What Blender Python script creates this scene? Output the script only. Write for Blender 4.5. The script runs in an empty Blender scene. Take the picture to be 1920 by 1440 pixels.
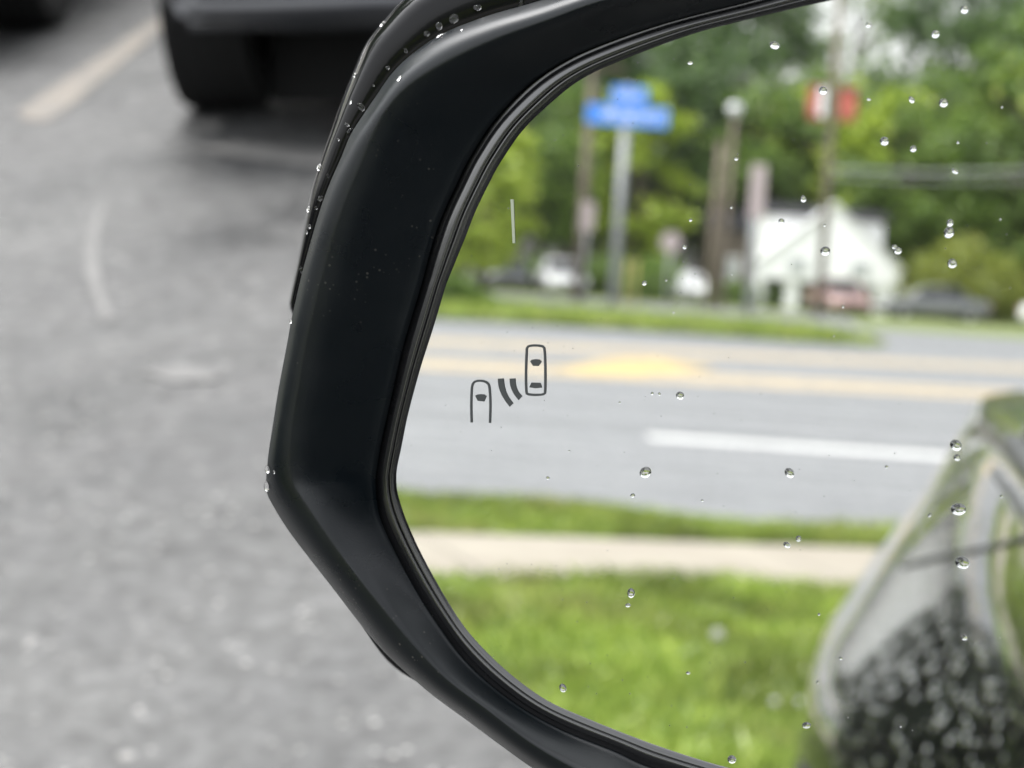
import bpy, bmesh, math, random
from mathutils import Vector, Matrix, Quaternion
from mathutils.bvhtree import BVHTree
R = math.radians
SC = bpy.context.scene
COL = SC.collection

# ------------------------------------------------------------------ camera
W, H, FPX = 1920, 1440, 4277.0            # photograph frame and focal length in its pixels
C = Vector((0, 0, 1.30))                  # the phone, held at the open driver's window
AZ, PITCH, ROLL, DIST = R(50), R(-17.0), R(-2.55), 0.45
f = Vector((-math.sin(AZ)*math.cos(PITCH), math.cos(AZ)*math.cos(PITCH), math.sin(PITCH)))
r0 = f.cross(Vector((0, 0, 1))).normalized(); u0 = r0.cross(f)
r = r0*math.cos(ROLL) + u0*math.sin(ROLL)
u = u0*math.cos(ROLL) - r0*math.sin(ROLL)
cam_d = bpy.data.cameras.new('camera'); cam = bpy.data.objects.new('camera', cam_d); COL.objects.link(cam)
cam.matrix_world = Matrix(((r.x, u.x, -f.x, C.x), (r.y, u.y, -f.y, C.y), (r.z, u.z, -f.z, C.z), (0, 0, 0, 1)))
cam_d.sensor_width = 36; cam_d.lens = 36*FPX/W
cam_d.clip_start = 0.01; cam_d.clip_end = 3000
cam_d.dof.use_dof = True; cam_d.dof.focus_distance = DIST; cam_d.dof.aperture_fstop = 21.5
SC.camera = cam
# ------------------------------------------------------------------ sky, sun, exposure
SUN_EL, SUN_ROT = R(60), R(288)
world = bpy.data.worlds.new('World'); SC.world = world; world.use_nodes = True
nt = world.node_tree; nt.nodes.clear()
sky = nt.nodes.new('ShaderNodeTexSky'); sky.sky_type = 'NISHITA'; sky.sun_disc = False
sky.sun_elevation = SUN_EL; sky.sun_rotation = SUN_ROT; sky.dust_density = 4; sky.air_density = 1.4
hs = nt.nodes.new('ShaderNodeHueSaturation'); hs.inputs['Saturation'].default_value = 0.14
bg = nt.nodes.new('ShaderNodeBackground'); bg.inputs['Strength'].default_value = 0.15
wo = nt.nodes.new('ShaderNodeOutputWorld')
nt.links.new(sky.outputs[0], hs.inputs['Color']); nt.links.new(hs.outputs[0], bg.inputs[0]); nt.links.new(bg.outputs[0], wo.inputs[0])
sd = bpy.data.lights.new('sun', 'SUN'); sd.energy = 0.9; sd.angle = R(25); sd.color = (1, .97, .93)
so = bpy.data.objects.new('sun', sd); COL.objects.link(so)
sdir = Vector((math.sin(SUN_ROT)*math.cos(SUN_EL), math.cos(SUN_ROT)*math.cos(SUN_EL), math.sin(SUN_EL)))
so.rotation_euler = sdir.to_track_quat('Z', 'Y').to_euler()
SC.view_settings.view_transform = 'Standard'; SC.view_settings.look = 'None'
SC.view_settings.exposure = 1.6; SC.view_settings.gamma = 1
SC.cycles.use_denoising = True
SC.cycles.max_bounces = 10; SC.cycles.glossy_bounces = 6; SC.cycles.transmission_bounces = 8
SC.cycles.caustics_reflective = False; SC.cycles.caustics_refractive = False
SC.cycles.sample_clamp_indirect = 8

# ------------------------------------------------------------------ the mirror plane and the lines of sight
g = Vector((0, -math.cos(R(3.04)), -math.sin(R(3.04))))       # where the mirror looks: back towards the road
n = (g - f).normalized()                                       # its normal
M0 = C + f*DIST
CV = C - 2*((C - M0).dot(n))*n                                 # the eye's mirror image
def ray(px, py): return (f + r*((px - W/2)/FPX) + u*((H/2 - py)/FPX)).normalized()
def on_mirror(px, py, off=0.0):
    d = ray(px, py); p = M0 + n*off
    return C + d*((p - C).dot(n)/d.dot(n))
def ground(px, py, z=0.0):                                     # a ground point seen directly
    d = ray(px, py); return C + d*((z - C.z)/d.z)
def rdir(px, py):
    d = ray(px, py); return d - 2*d.dot(n)*n
def behind(px, py, z=0.0):                                     # a ground point seen in the mirror
    d = rdir(px, py); return CV + d*((z - CV.z)/d.z)
def yh(px): return 493 + .07*(px - 960)
def far(px, D, z=0.0):                                         # the ground point D metres behind in that direction
    d = rdir(px, yh(px) + FPX*CV.z/D*.6); t = -D/d.y
    return Vector((CV.x + d.x*t, CV.y - D, z))
def YD(D): return CV.y - D
RND = random.Random(7)

# ------------------------------------------------------------------ materials
def mat(name, col, rough=.6, metal=0, coat=0, spec=.5, coat_rough=.03):
    m = bpy.data.materials.new(name); m.use_nodes = True
    b = m.node_tree.nodes['Principled BSDF']
    b.inputs['Base Color'].default_value = (*col, 1); b.inputs['Roughness'].default_value = rough
    b.inputs['Metallic'].default_value = metal; b.inputs['Coat Weight'].default_value = coat
    b.inputs['Coat Roughness'].default_value = coat_rough; b.inputs['Specular IOR Level'].default_value = spec
    return m
def N(m, t, **kw):
    x = m.node_tree.nodes.new(t)
    for k, v in kw.items():
        if k in x.inputs.keys(): x.inputs[k].default_value = v
        else: setattr(x, k, v)
    return x
def L(m, a, b): m.node_tree.links.new(a, b)
def coords(m, scale=1.0):
    tc = N(m, 'ShaderNodeTexCoord'); mp = N(m, 'ShaderNodeMapping')
    mp.inputs['Scale'].default_value = (scale,)*3 if not isinstance(scale, tuple) else scale
    L(m, tc.outputs['Object'], mp.inputs[0]); return mp.outputs[0]
def ramp(m, src, stops):
    c = N(m, 'ShaderNodeValToRGB'); e = c.color_ramp.elements
    while len(e) < len(stops): e.new(.5)
    for q, (p, v) in zip(e, stops):
        q.position = p; q.color = (*v, 1) if isinstance(v, tuple) else (v, v, v, 1)
    L(m, src, c.inputs[0]); return c.outputs[0]
def noisy(m, stops, scale, detail=6, rough=.6, bump=0, bscale=None, bdist=.01):
    """colour by noise through a ramp, and bump"""
    co = coords(m); b = m.node_tree.nodes['Principled BSDF']
    t = N(m, 'ShaderNodeTexNoise', Scale=scale, Detail=detail, Roughness=rough); L(m, co, t.inputs['Vector'])
    out = ramp(m, t.outputs['Fac'], stops); L(m, out, b.inputs['Base Color'])
    if bump:
        t2 = N(m, 'ShaderNodeTexNoise', Scale=bscale or scale*6, Detail=4); L(m, co, t2.inputs['Vector'])
        bp = N(m, 'ShaderNodeBump', Strength=bump, Distance=bdist); L(m, t2.outputs['Fac'], bp.inputs['Height']); L(m, bp.outputs[0], b.inputs['Normal'])
    return out
def mixc(m, a, b, fac, mode='MIX'):
    x = N(m, 'ShaderNodeMix', data_type='RGBA', blend_type=mode)
    for s, v in ((x.inputs[0], fac), (x.inputs[6], a), (x.inputs[7], b)):
        if hasattr(v, 'is_linked'): L(m, v, s)
        else: s.default_value = v if isinstance(v, (int, float)) else (*v, 1)
    return x.outputs[2]

def asphalt(name, lo, hi, speck=True, rough=.42):
    m = mat(name, hi, rough); b = m.node_tree.nodes['Principled BSDF']; co = coords(m)
    t = N(m, 'ShaderNodeTexNoise', Scale=1.6, Detail=8, Roughness=.65); L(m, co, t.inputs['Vector'])
    c = ramp(m, t.outputs['Fac'], [(.3, lo), (.7, hi)])
    t1 = N(m, 'ShaderNodeTexNoise', Scale=20, Detail=5, Roughness=.7); L(m, co, t1.inputs['Vector'])
    c = mixc(m, c, ramp(m, t1.outputs['Fac'], [(.34, .40), (.66, 1.75)]), .9, 'MULTIPLY')
    if speck:
        v = N(m, 'ShaderNodeTexVoronoi', Scale=42, Randomness=1); L(m, co, v.inputs['Vector'])
        s = ramp(m, v.outputs['Distance'], [(.16, 1.0), (.30, 0.0)])
        v2 = N(m, 'ShaderNodeSeparateColor'); L(m, v.outputs['Color'], v2.inputs[0])
        k = ramp(m, v2.outputs[0], [(.62, 0.0), (.95, .8)])
        c = mixc(m, c, (.36, .355, .34), mixc(m, (0, 0, 0), k, s))
        v3 = N(m, 'ShaderNodeTexVoronoi', Scale=9, Randomness=1); L(m, co, v3.inputs['Vector'])
        s3 = ramp(m, v3.outputs['Distance'], [(.08, 1.0), (.14, 0.0)])
        v4 = N(m, 'ShaderNodeSeparateColor'); L(m, v3.outputs['Color'], v4.inputs[0])
        k3 = ramp(m, v4.outputs[1], [(.7, 0.0), (.9, .9)])
        c = mixc(m, c, (.25, .245, .235), mixc(m, (0, 0, 0), k3, s3))
    L(m, c, b.inputs['Base Color'])
    t3 = N(m, 'ShaderNodeTexNoise', Scale=150, Detail=3); L(m, co, t3.inputs['Vector'])
    bp = N(m, 'ShaderNodeBump', Strength=.42, Distance=.004); L(m, t3.outputs['Fac'], bp.inputs['Height']); L(m, bp.outputs[0], b.inputs['Normal'])
    t4 = N(m, 'ShaderNodeTexNoise', Scale=2.2, Detail=4); L(m, co, t4.inputs['Vector'])
    L(m, ramp(m, t4.outputs['Fac'], [(.35, rough-.16), (.65, rough+.16)]), b.inputs['Roughness'])
    return m
M = {}
M['lot'] = asphalt('wet lot asphalt', (.038, .039, .040), (.068, .069, .068), rough=.5)
M['lot'].node_tree.nodes['Principled BSDF'].inputs['Specular IOR Level'].default_value = .33
M['road'] = asphalt('road asphalt', (.125, .127, .133), (.16, .162, .168), speck=False, rough=.55)
def wheel_tracks(m):
    b = m.node_tree.nodes['Principled BSDF']; old = b.inputs['Base Color'].links[0].from_socket; co = coords(m, (.02, 1, 1))
    t = N(m, 'ShaderNodeTexNoise', Scale=.75, Detail=5, Roughness=.6); L(m, co, t.inputs['Vector'])
    L(m, mixc(m, old, ramp(m, t.outputs['Fac'], [(.32, .62), (.68, 1.3)]), .9, 'MULTIPLY'), b.inputs['Base Color'])
wheel_tracks(M['road'])
M['concrete'] = mat('sidewalk concrete', (.25, .21, .17), .8); noisy(M['concrete'], [(.3, (.24, .21, .17)), (.7, (.31, .28, .23))], 2.5, bump=.2)
def slab_joints(m):
    b = m.node_tree.nodes['Principled BSDF']; old = b.inputs['Base Color'].links[0].from_socket; tc = N(m, 'ShaderNodeTexCoord'); sx = N(m, 'ShaderNodeSeparateXYZ'); L(m, tc.outputs['Object'], sx.inputs[0])
    d = N(m, 'ShaderNodeMath', operation='MULTIPLY'); L(m, sx.outputs[0], d.inputs[0]); d.inputs[1].default_value = .7
    fr = N(m, 'ShaderNodeMath', operation='FRACT'); L(m, d.outputs[0], fr.inputs[0])
    L(m, mixc(m, old, ramp(m, fr.outputs[0], [(.0, .45), (.022, 1.0)]), 1.0, 'MULTIPLY'), b.inputs['Base Color'])
slab_joints(M['concrete'])
M['kerb'] = mat('kerb concrete', (.33, .32, .30), .8); noisy(M['kerb'], [(.3, (.25, .24, .22)), (.7, (.38, .37, .34))], 4)
M['soil'] = mat('lawn soil', (.07, .10, .03), .95); noisy(M['soil'], [(.3, (.10, .14, .03)), (.55, (.14, .22, .035)), (.75, (.20, .17, .08))], 1.4, bump=.4)
M['turf'] = mat('far turf', (.09, .15, .03), .95); noisy(M['turf'], [(.3, (.08, .115, .03)), (.5, (.13, .165, .05)), (.75, (.20, .20, .085))], .9, bump=.4)
def worn_paint(name, col, under, amount=.5, scale=5):
    m = mat(name, col, .6); b = m.node_tree.nodes['Principled BSDF']; co = coords(m)
    t = N(m, 'ShaderNodeTexNoise', Scale=scale, Detail=8, Roughness=.75); L(m, co, t.inputs['Vector'])
    c = mixc(m, under, col, ramp(m, t.outputs['Fac'], [(amount-.13, 0.0), (amount+.1, 1.0)])); L(m, c, b.inputs['Base Color'])
    return m
M['paint_white'] = worn_paint('white road paint', (.55, .55, .54), (.13, .13, .13), .36)
M['paint_yellow'] = worn_paint('yellow road paint', (.42, .33, .20), (.16, .15, .14), .42, 3)
M['paint_gold'] = worn_paint('fresh yellow road paint', (.44, .31, .10), (.30, .235, .13), .46, 2)
M['paint_lot'] = worn_paint('worn lot paint', (.15, .13, .104), (.078, .076, .073), .47, 6)
M['paint_faded'] = worn_paint('faded lot paint', (.20, .195, .185), (.09, .09, .088), .46, 5)
M['scuff'] = worn_paint('pale scuffed asphalt', (.12, .12, .117), (.065, .065, .064), .50, 14)

def plastic_frame():
    m = mat('black moulded plastic', (.0014, .0042, .0064), .26, spec=.5); b = m.node_tree.nodes['Principled BSDF']; co = coords(m)
    t = N(m, 'ShaderNodeTexNoise', Scale=2600, Detail=2); L(m, co, t.inputs['Vector'])
    bp = N(m, 'ShaderNodeBump', Strength=.10, Distance=.0002); L(m, t.outputs['Fac'], bp.inputs['Height']); L(m, bp.outputs[0], b.inputs['Normal'])
    v = N(m, 'ShaderNodeTexVoronoi', Scale=620); L(m, co, v.inputs['Vector'])
    s = ramp(m, v.outputs['Distance'], [(.10, 1.0), (.20, 0.0)])
    t2 = N(m, 'ShaderNodeTexNoise', Scale=38, Detail=4, Roughness=.7); L(m, co, t2.inputs['Vector'])
    k = ramp(m, t2.outputs['Fac'], [(.54, 0.0), (.70, 1.0)])
    L(m, mixc(m, (.0014, .0042, .0064), (.16, .15, .13), mixc(m, (0, 0, 0), k, s)), b.inputs['Base Color'])
    t3 = N(m, 'ShaderNodeTexNoise', Scale=60, Detail=5); L(m, co, t3.inputs['Vector'])
    L(m, ramp(m, t3.outputs['Fac'], [(.3, .22), (.7, .40)]), b.inputs['Roughness'])
    return m
M['frame'] = plastic_frame()
M['trim'] = mat('mirror edge trim', (.012, .012, .013), .22, spec=1.0, coat=1.0, coat_rough=.12)
noisy(M['trim'], [(.45, (.010, .010, .011)), (.76, (.012, .012, .013)), (.80, (.10, .098, .095))], 420, 2)
M['gloss'] = mat('gloss black paint', (.006, .006, .007), .12, coat=.18, coat_rough=.02, spec=.15)
def wet_black():
    m = mat('wet dark grey metallic car paint', (.29, .30, .305), .10, metal=1, coat=1, coat_rough=.02); b = m.node_tree.nodes['Principled BSDF']; co = coords(m)
    v = N(m, 'ShaderNodeTexVoronoi', Scale=90, Randomness=1); L(m, co, v.inputs['Vector'])
    s = ramp(m, v.outputs['Distance'], [(.0, 1.0), (.42, 0.0)])
    v2 = N(m, 'ShaderNodeSeparateColor'); L(m, v.outputs['Color'], v2.inputs[0])
    h = mixc(m, (0, 0, 0), s, ramp(m, v2.outputs[0], [(.35, 0.0), (.6, 1.0)]))
    bp = N(m, 'ShaderNodeBump', Strength=.5, Distance=.004); L(m, h, bp.inputs['Height'])
    L(m, bp.outputs[0], b.inputs['Normal']); L(m, bp.outputs[0], b.inputs['Coat Normal'])
    return m
M['own'] = wet_black()
M['black_trim'] = mat('black rubber trim', (.012, .012, .012), .45)
M['symbol'] = mat('etched grey symbol', (.085, .092, .092), .6)
def mirror_glass():
    m = bpy.data.materials.new('silvered glass'); m.use_nodes = True; t = m.node_tree; t.nodes.clear()
    gl = t.nodes.new('ShaderNodeBsdfGlossy'); gl.inputs['Roughness'].default_value = 0.0; gl.inputs['Color'].default_value = (.90, .915, .90, 1)
    di = t.nodes.new('ShaderNodeBsdfDiffuse'); di.inputs['Color'].default_value = (.5, .5, .48, 1)
    mx = t.nodes.new('ShaderNodeMixShader'); o = t.nodes.new('ShaderNodeOutputMaterial')
    co = coords(m); v = N(m, 'ShaderNodeTexVoronoi', Scale=620, Randomness=1); L(m, co, v.inputs['Vector'])
    s = ramp(m, v.outputs['Distance'], [(.06, 1.0), (.12, 0.0)])
    sc = N(m, 'ShaderNodeSeparateColor'); L(m, v.outputs['Color'], sc.inputs[0]); k = ramp(m, sc.outputs[0], [(.80, 0.0), (.97, .5)])
    nz = N(m, 'ShaderNodeTexNoise', Scale=25, Detail=4); L(m, co, nz.inputs['Vector'])
    ad = N(m, 'ShaderNodeMath', operation='MULTIPLY_ADD'); L(m, s, ad.inputs[0]); L(m, k, ad.inputs[1]); L(m, ramp(m, nz.outputs['Fac'], [(.4, .026), (.7, .050)]), ad.inputs[2])
    L(m, ad.outputs[0], mx.inputs[0]); L(m, gl.outputs[0], mx.inputs[1]); L(m, di.outputs[0], mx.inputs[2]); L(m, mx.outputs[0], o.inputs[0])
    return m
M['mirror'] = mirror_glass()
def water():
    m = bpy.data.materials.new('water'); m.use_nodes = True; t = m.node_tree; t.nodes.clear()
    gl = t.nodes.new('ShaderNodeBsdfGlass'); gl.inputs['IOR'].default_value = 1.33; gl.inputs['Roughness'].default_value = 0
    o = t.nodes.new('ShaderNodeOutputMaterial'); L(m, gl.outputs[0], o.inputs[0]); return m
M['water'] = water()
M['tyre'] = mat('tyre rubber', (.010, .010, .010), .8)
M['rim'] = mat('alloy rim', (.4, .4, .41), .35, metal=.8)
M['glass'] = mat('car window glass', (.01, .012, .014), .08, spec=.25)
M['lamp'] = mat('clear lamp lens', (.55, .56, .58), .15, coat=1)
M['tail'] = mat('red lamp lens', (.35, .015, .015), .2, coat=1)
for k_, c_ in dict(black=(.016, .018, .022), white=(.75, .75, .76), grey=(.115, .12, .13), dark=(.035, .037, .045), red=(.33, .20, .19), silver=(.58, .58, .60)).items():
    M['car_'+k_] = mat(k_+' car paint', c_, .3, coat=1)
M['wood'] = mat('weathered pole wood', (.15, .12, .095), .9); noisy(M['wood'], [(.3, (.11, .085, .065)), (.7, (.20, .165, .13))], 3)
M['steel'] = mat('galvanised steel', (.36, .37, .38), .5, metal=.3); noisy(M['steel'], [(.3, (.30, .31, .32)), (.7, (.42, .43, .44))], 6)
M['blue'] = mat('blue sign sheeting', (.06, .25, .80), .4)
M['white'] = mat('white painted boards', (.86, .86, .88), .6)
M['wallw'] = mat('white siding', (.85, .85, .87), .7)
def siding():
    m = M['wallw']; b = m.node_tree.nodes['Principled BSDF']; co = coords(m)
    w = N(m, 'ShaderNodeTexWave', bands_direction='Z', wave_profile='SAW', Scale=1.6); L(m, co, w.inputs['Vector'])
    bp = N(m, 'ShaderNodeBump', Strength=.5, Distance=.02); L(m, w.outputs['Fac'], bp.inputs['Height']); L(m, bp.outputs[0], b.inputs['Normal'])
siding()
M['brownw'] = mat('brown siding', (.13, .105, .085), .8); noisy(M['brownw'], [(.3, (.10, .08, .065)), (.7, (.16, .13, .105))], 1.2)
M['roof'] = mat('dark roof shingles', (.03, .03, .034), .9, spec=.2); noisy(M['roof'], [(.3, (.02, .02, .024)), (.7, (.04, .04, .044))], 3)
M['pane'] = mat('window pane', (.42, .44, .45), .15)
M['redcloth'] = mat('red banner cloth', (.42, .10, .08), .8)
M['pink'] = mat('faded pink sign', (.44, .37, .37), .6)
M['yellow'] = mat('yellow bollard paint', (.50, .42, .16), .5)
M['cable'] = mat('cable sheath', (.22, .24, .22), .7)
def leafmat(name, a, b_, trans=.35):
    m = bpy.data.materials.new(name); m.use_nodes = True; t = m.node_tree; t.nodes.clear()
    oi = t.nodes.new('ShaderNodeNewGeometry'); c = ramp(m, oi.outputs['Random Per Island'], [(0, a), (.7, tuple((x+y)/2 for x, y in zip(a, b_))), (1, b_)])
    d = t.nodes.new('ShaderNodeBsdfDiffuse'); tr = t.nodes.new('ShaderNodeBsdfTranslucent'); mx = t.nodes.new('ShaderNodeMixShader'); mx.inputs[0].default_value = trans
    gl = t.nodes.new('ShaderNodeBsdfGlossy'); gl.inputs['Roughness'].default_value = .4; m2 = t.nodes.new('ShaderNodeMixShader'); m2.inputs[0].default_value = .05
    o = t.nodes.new('ShaderNodeOutputMaterial')
    for x in (d, tr): L(m, c, x.inputs[0])
    L(m, d.outputs[0], mx.inputs[1]); L(m, tr.outputs[0], mx.inputs[2]); L(m, mx.outputs[0], m2.inputs[1]); L(m, gl.outputs[0], m2.inputs[2]); L(m, m2.outputs[0], o.inputs[0])
    return m
M['leaf_dark'] = leafmat('dark green leaves', (.040, .080, .028), (.14, .225, .06))
M['leaf_deep'] = leafmat('deep green leaves', (.010, .022, .008), (.03, .05, .015), .15)
M['leaf_mid'] = leafmat('mid green leaves', (.08, .15, .025), (.21, .31, .045))
M['leaf_light'] = leafmat('yellow green leaves', (.27, .38, .035), (.48, .56, .08))
M['leaf_gold'] = leafmat('golden green leaves', (.15, .20, .025), (.32, .34, .05))
M['blade'] = leafmat('grass blades', (.17, .27, .03), (.47, .55, .12), .45)
def dry_patches(m):
    t = m.node_tree; co = coords(m); z = N(m, 'ShaderNodeTexNoise', Scale=1.7, Detail=4, Roughness=.6); L(m, co, z.inputs['Vector'])
    fac = ramp(m, z.outputs['Fac'], [(.52, 0.0), (.70, .6)])
    z2 = N(m, 'ShaderNodeTexNoise', Scale=3.6, Detail=3); L(m, co, z2.inputs['Vector']); f2 = ramp(m, z2.outputs['Fac'], [(.35, .55), (.65, 1.2)])
    rp = [x for x in t.nodes if x.type == 'VALTORGB'][0]; c = mixc(m, mixc(m, rp.outputs[0], f2, 1.0, 'MULTIPLY'), (.34, .31, .13), fac)
    for x in t.nodes:
        if x.type in ('BSDF_DIFFUSE', 'BSDF_TRANSLUCENT'): L(m, c, x.inputs[0])
dry_patches(M['blade'])
M['bark'] = mat('bark', (.07, .055, .045), .95); noisy(M['bark'], [(.3, (.05, .04, .03)), (.7, (.10, .08, .065))], 8)
M['seed'] = mat('dandelion seed head', (.5, .5, .48), .9)
M['stem'] = mat('green stem', (.12, .2, .04), .8)

# ------------------------------------------------------------------ building helpers
def obj(name, bm, material, parent=None, smooth=False, normals=True):
    if normals: bmesh.ops.recalc_face_normals(bm, faces=bm.faces)
    me = bpy.data.meshes.new(name); bm.to_mesh(me); bm.free(); me.materials.append(material)
    if smooth:
        for p in me.polygons: p.use_smooth = True
    o = bpy.data.objects.new(name, me); COL.objects.link(o)
    if parent: o.parent = parent
    return o
def tag(o, label=None, cat=None, group=None, kind=None):
    if label: o['label'] = label
    if cat: o['category'] = cat
    if group: o['group'] = group
    if kind: o['kind'] = kind
    return o
def thing(name, label, cat, loc=(0, 0, 0), rz=0, group=None):
    o = bpy.data.objects.new(name, None); COL.objects.link(o); o.location = loc; o.rotation_euler = (0, 0, rz); o.empty_display_size = .2
    return tag(o, label, cat, group)
def copy_tree(o, parent=None):
    c = o.copy(); COL.objects.link(c)
    if parent: c.parent = parent
    for ch in list(o.children): copy_tree(ch, c)
    return c
def box(bm, x0, x1, y0, y1, z0, z1, mtx=None):
    vs = [bm.verts.new((x, y, z)) for z in (z0, z1) for x, y in ((x0, y0), (x1, y0), (x1, y1), (x0, y1))]
    for q in ((0, 3, 2, 1), (4, 5, 6, 7), (0, 1, 5, 4), (1, 2, 6, 5), (2, 3, 7, 6), (3, 0, 4, 7)): bm.faces.new([vs[i] for i in q])
    if mtx:
        for v in vs: v.co = mtx @ v.co
    return vs
def bbox(x0, x1, y0, y1, z0, z1, bev=0, seg=2):
    bm = bmesh.new(); box(bm, x0, x1, y0, y1, z0, z1)
    if bev: bmesh.ops.bevel(bm, geom=bm.edges[:], offset=bev, segments=seg, affect='EDGES')
    return bm
def loft(bm, rings, closed=True, cap=False):
    vs = [[bm.verts.new(p) for p in rg] for rg in rings]
    for a, b in zip(vs, vs[1:]):
        m_ = len(a)
        for i in range(m_ if closed else m_-1):
            j = (i+1) % m_
            bm.faces.new((a[i], a[j], b[j], b[i]))
    if cap:
        bm.faces.new(vs[0]); bm.faces.new(list(reversed(vs[-1])))
    return vs
def tube(bm, pts, rad, seg=8, cap=True):
    pts = [Vector(p) for p in pts]; rads = rad if isinstance(rad, (list, tuple)) else [rad]*len(pts); rings = []
    for i, p in enumerate(pts):
        d = (pts[min(i+1, len(pts)-1)] - pts[max(i-1, 0)]).normalized()
        a = d.orthogonal().normalized() if abs(d.z) > .9 else d.cross(Vector((0, 0, 1))).normalized()
        if abs(d.z) > .9: a = Vector((1, 0, 0)) - d*d.x; a.normalize()
        b = d.cross(a)
        rings.append([p + (a*math.cos(2*math.pi*k/seg) + b*math.sin(2*math.pi*k/seg))*rads[i] for k in range(seg)])
    loft(bm, rings, True, cap)
def lathe(bm, prof, seg=24, axis='y'):
    rings = []
    for k in range(seg):
        a = 2*math.pi*k/seg
        rings.append([Vector((p[0]*math.cos(a), p[1], p[0]*math.sin(a))) if axis == 'y' else Vector((p[0]*math.cos(a), p[0]*math.sin(a), p[1])) for p in prof])
    rings.append(rings[0]); loft(bm, rings, False); bmesh.ops.remove_doubles(bm, verts=bm.verts[:], dist=1e-5)
def sheet(name, pts, z, material, kind='structure'):
    bm = bmesh.new(); bm.faces.new([bm.verts.new((p[0], p[1], z)) for p in pts])
    o = obj(name, bm, material, normals=False)
    if o.data.polygons[0].normal.z < 0: o.data.flip_normals()
    return tag(o, kind=kind)

# ------------------------------------------------------------------ the setting: ground, lot, lawn, road
sheet('ground', [(-900, -900), (900, -900), (900, 900), (-900, 900)], -.03, M['turf'])
Dk = 4.5                                                         # where the lot ends behind the car
ZL = .10
def Drow(y0, z): return CV.y - behind(960, y0, z).y
d_w0 = CV.y - behind(1200, 1106, ZL).y; d_w1 = CV.y - behind(1200, 1024, ZL).y
d_r0 = CV.y - behind(1200, 966, ZL).y
d_f0 = CV.y - behind(1000, 611).y
SL = .0                                                          # the road runs square to the view
sheet('parking_lot', [(-60, YD(Dk)+.075), (60, YD(Dk)+.075), (60, 70), (-60, 70)], 0, M['lot'])
bm = bbox(-60, 60, YD(Dk)-.075, YD(Dk)+.075, -.02, ZL+.02, .015); tag(obj('lot_kerb', bm, M['kerb']), kind='structure')
sheet('lawn', [(-60, YD(d_r0)+.14), (60, YD(d_r0)+.14), (60, YD(Dk)-.075), (-60, YD(Dk)-.075)], ZL-.01, M['soil'])
sw_a, sw_b = behind(770, 1002, ZL), behind(1680, 1034, ZL)         # far edge of the sidewalk
sw_d = (sw_b - sw_a).normalized(); sw_n = Vector((-sw_d.y, sw_d.x, 0))
if sw_n.y < 0: sw_n = -sw_n
sw_w = (behind(1215, 1096, ZL) - sw_a).dot(sw_n)
def sw_off(x, y): return (Vector((x, y, 0)) - Vector((sw_a.x, sw_a.y, 0))).dot(sw_n)   # 0 at the far edge, sw_w at the near edge
bm = bbox(-60, 60, 0, sw_w, -.02, ZL+.012, .006); sw = tag(obj('sidewalk', bm, M['concrete']), kind='structure')
sw.location = (sw_a.x, sw_a.y, 0); sw.rotation_euler = (0, 0, math.atan2(sw_d.y, sw_d.x))
bm = bbox(-60, 60, YD(d_r0), YD(d_r0)+.14, -.02, ZL, .015); tag(obj('road_kerb', bm, M['kerb']), kind='structure')
sheet('road', [(-300, YD(88)), (300, YD(88)), (300, YD(d_r0)), (-300, YD(d_r0))], 0, M['road'])
# painted lines on the road, traced on the ground
def band(name, p0, p1, wid, z, material, ext=(0, 0)):
    a = Vector(p0); b = Vector(p1); d = (b-a).normalized(); a = a - d*ext[0]; b = b + d*ext[1]; q = Vector((-d.y, d.x, 0))*wid/2
    return sheet(name, [a+q, b+q, b-q, a-q], z, material)
a = behind(1215, 820); b = behind(1900, 865)
band('lane_marking', a, b, .45, .004, M['paint_white'], (0, 1))
b0 = behind(800, 682); b1 = behind(1900, 741)
for k in (-.75, .75): band('centre_line', b0+Vector((0, k, 0)), b1+Vector((0, k, 0)), .95, .004, M['paint_yellow'], (25, 30))
c0 = behind(800, 640); c1 = behind(1900, 690)
for k in (-.75, .75): band('centre_line', c0+Vector((0, k, 0)), c1+Vector((0, k, 0)), .85, .004, M['paint_yellow'], (25, 30))
isl = [behind(x, y) for x, y in ((1030, 692), (1095, 683), (1150, 674), (1225, 673), (1280, 682), (1345, 690), (1270, 699), (1190, 706), (1100, 703))]
sheet('painted_island', isl, .008, M['paint_gold'])
# far side of the road
g0 = [far(px, D) for px, D in ((560, 42), (820, 43.5), (1200, 46), (1400, 46), (1570, 46.5), (1600, 49), (1560, 54), (1300, 58), (1000, 59), (560, 59))]
bm = bmesh.new(); bot = [Vector((p.x, p.y, -.02)) for p in g0]; top = [Vector((p.x, p.y, .09)) for p in g0]
vb = [bm.verts.new(p) for p in bot]; vt = [bm.verts.new(p) for p in top]; bm.faces.new(vt)
for i in range(len(vb)): j = (i+1) % len(vb); bm.faces.new((vb[i], vb[j], vt[j], vt[i]))
tag(obj('far_verge', bm, M['turf']), kind='structure')
sheet('far_lawn', [(-300, YD(86)), (far(1590, 86).x, YD(86)), (far(1620, 68).x, YD(68)), (300, YD(68)), (300, YD(260)), (-300, YD(260))], .006, M['turf'])

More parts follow.
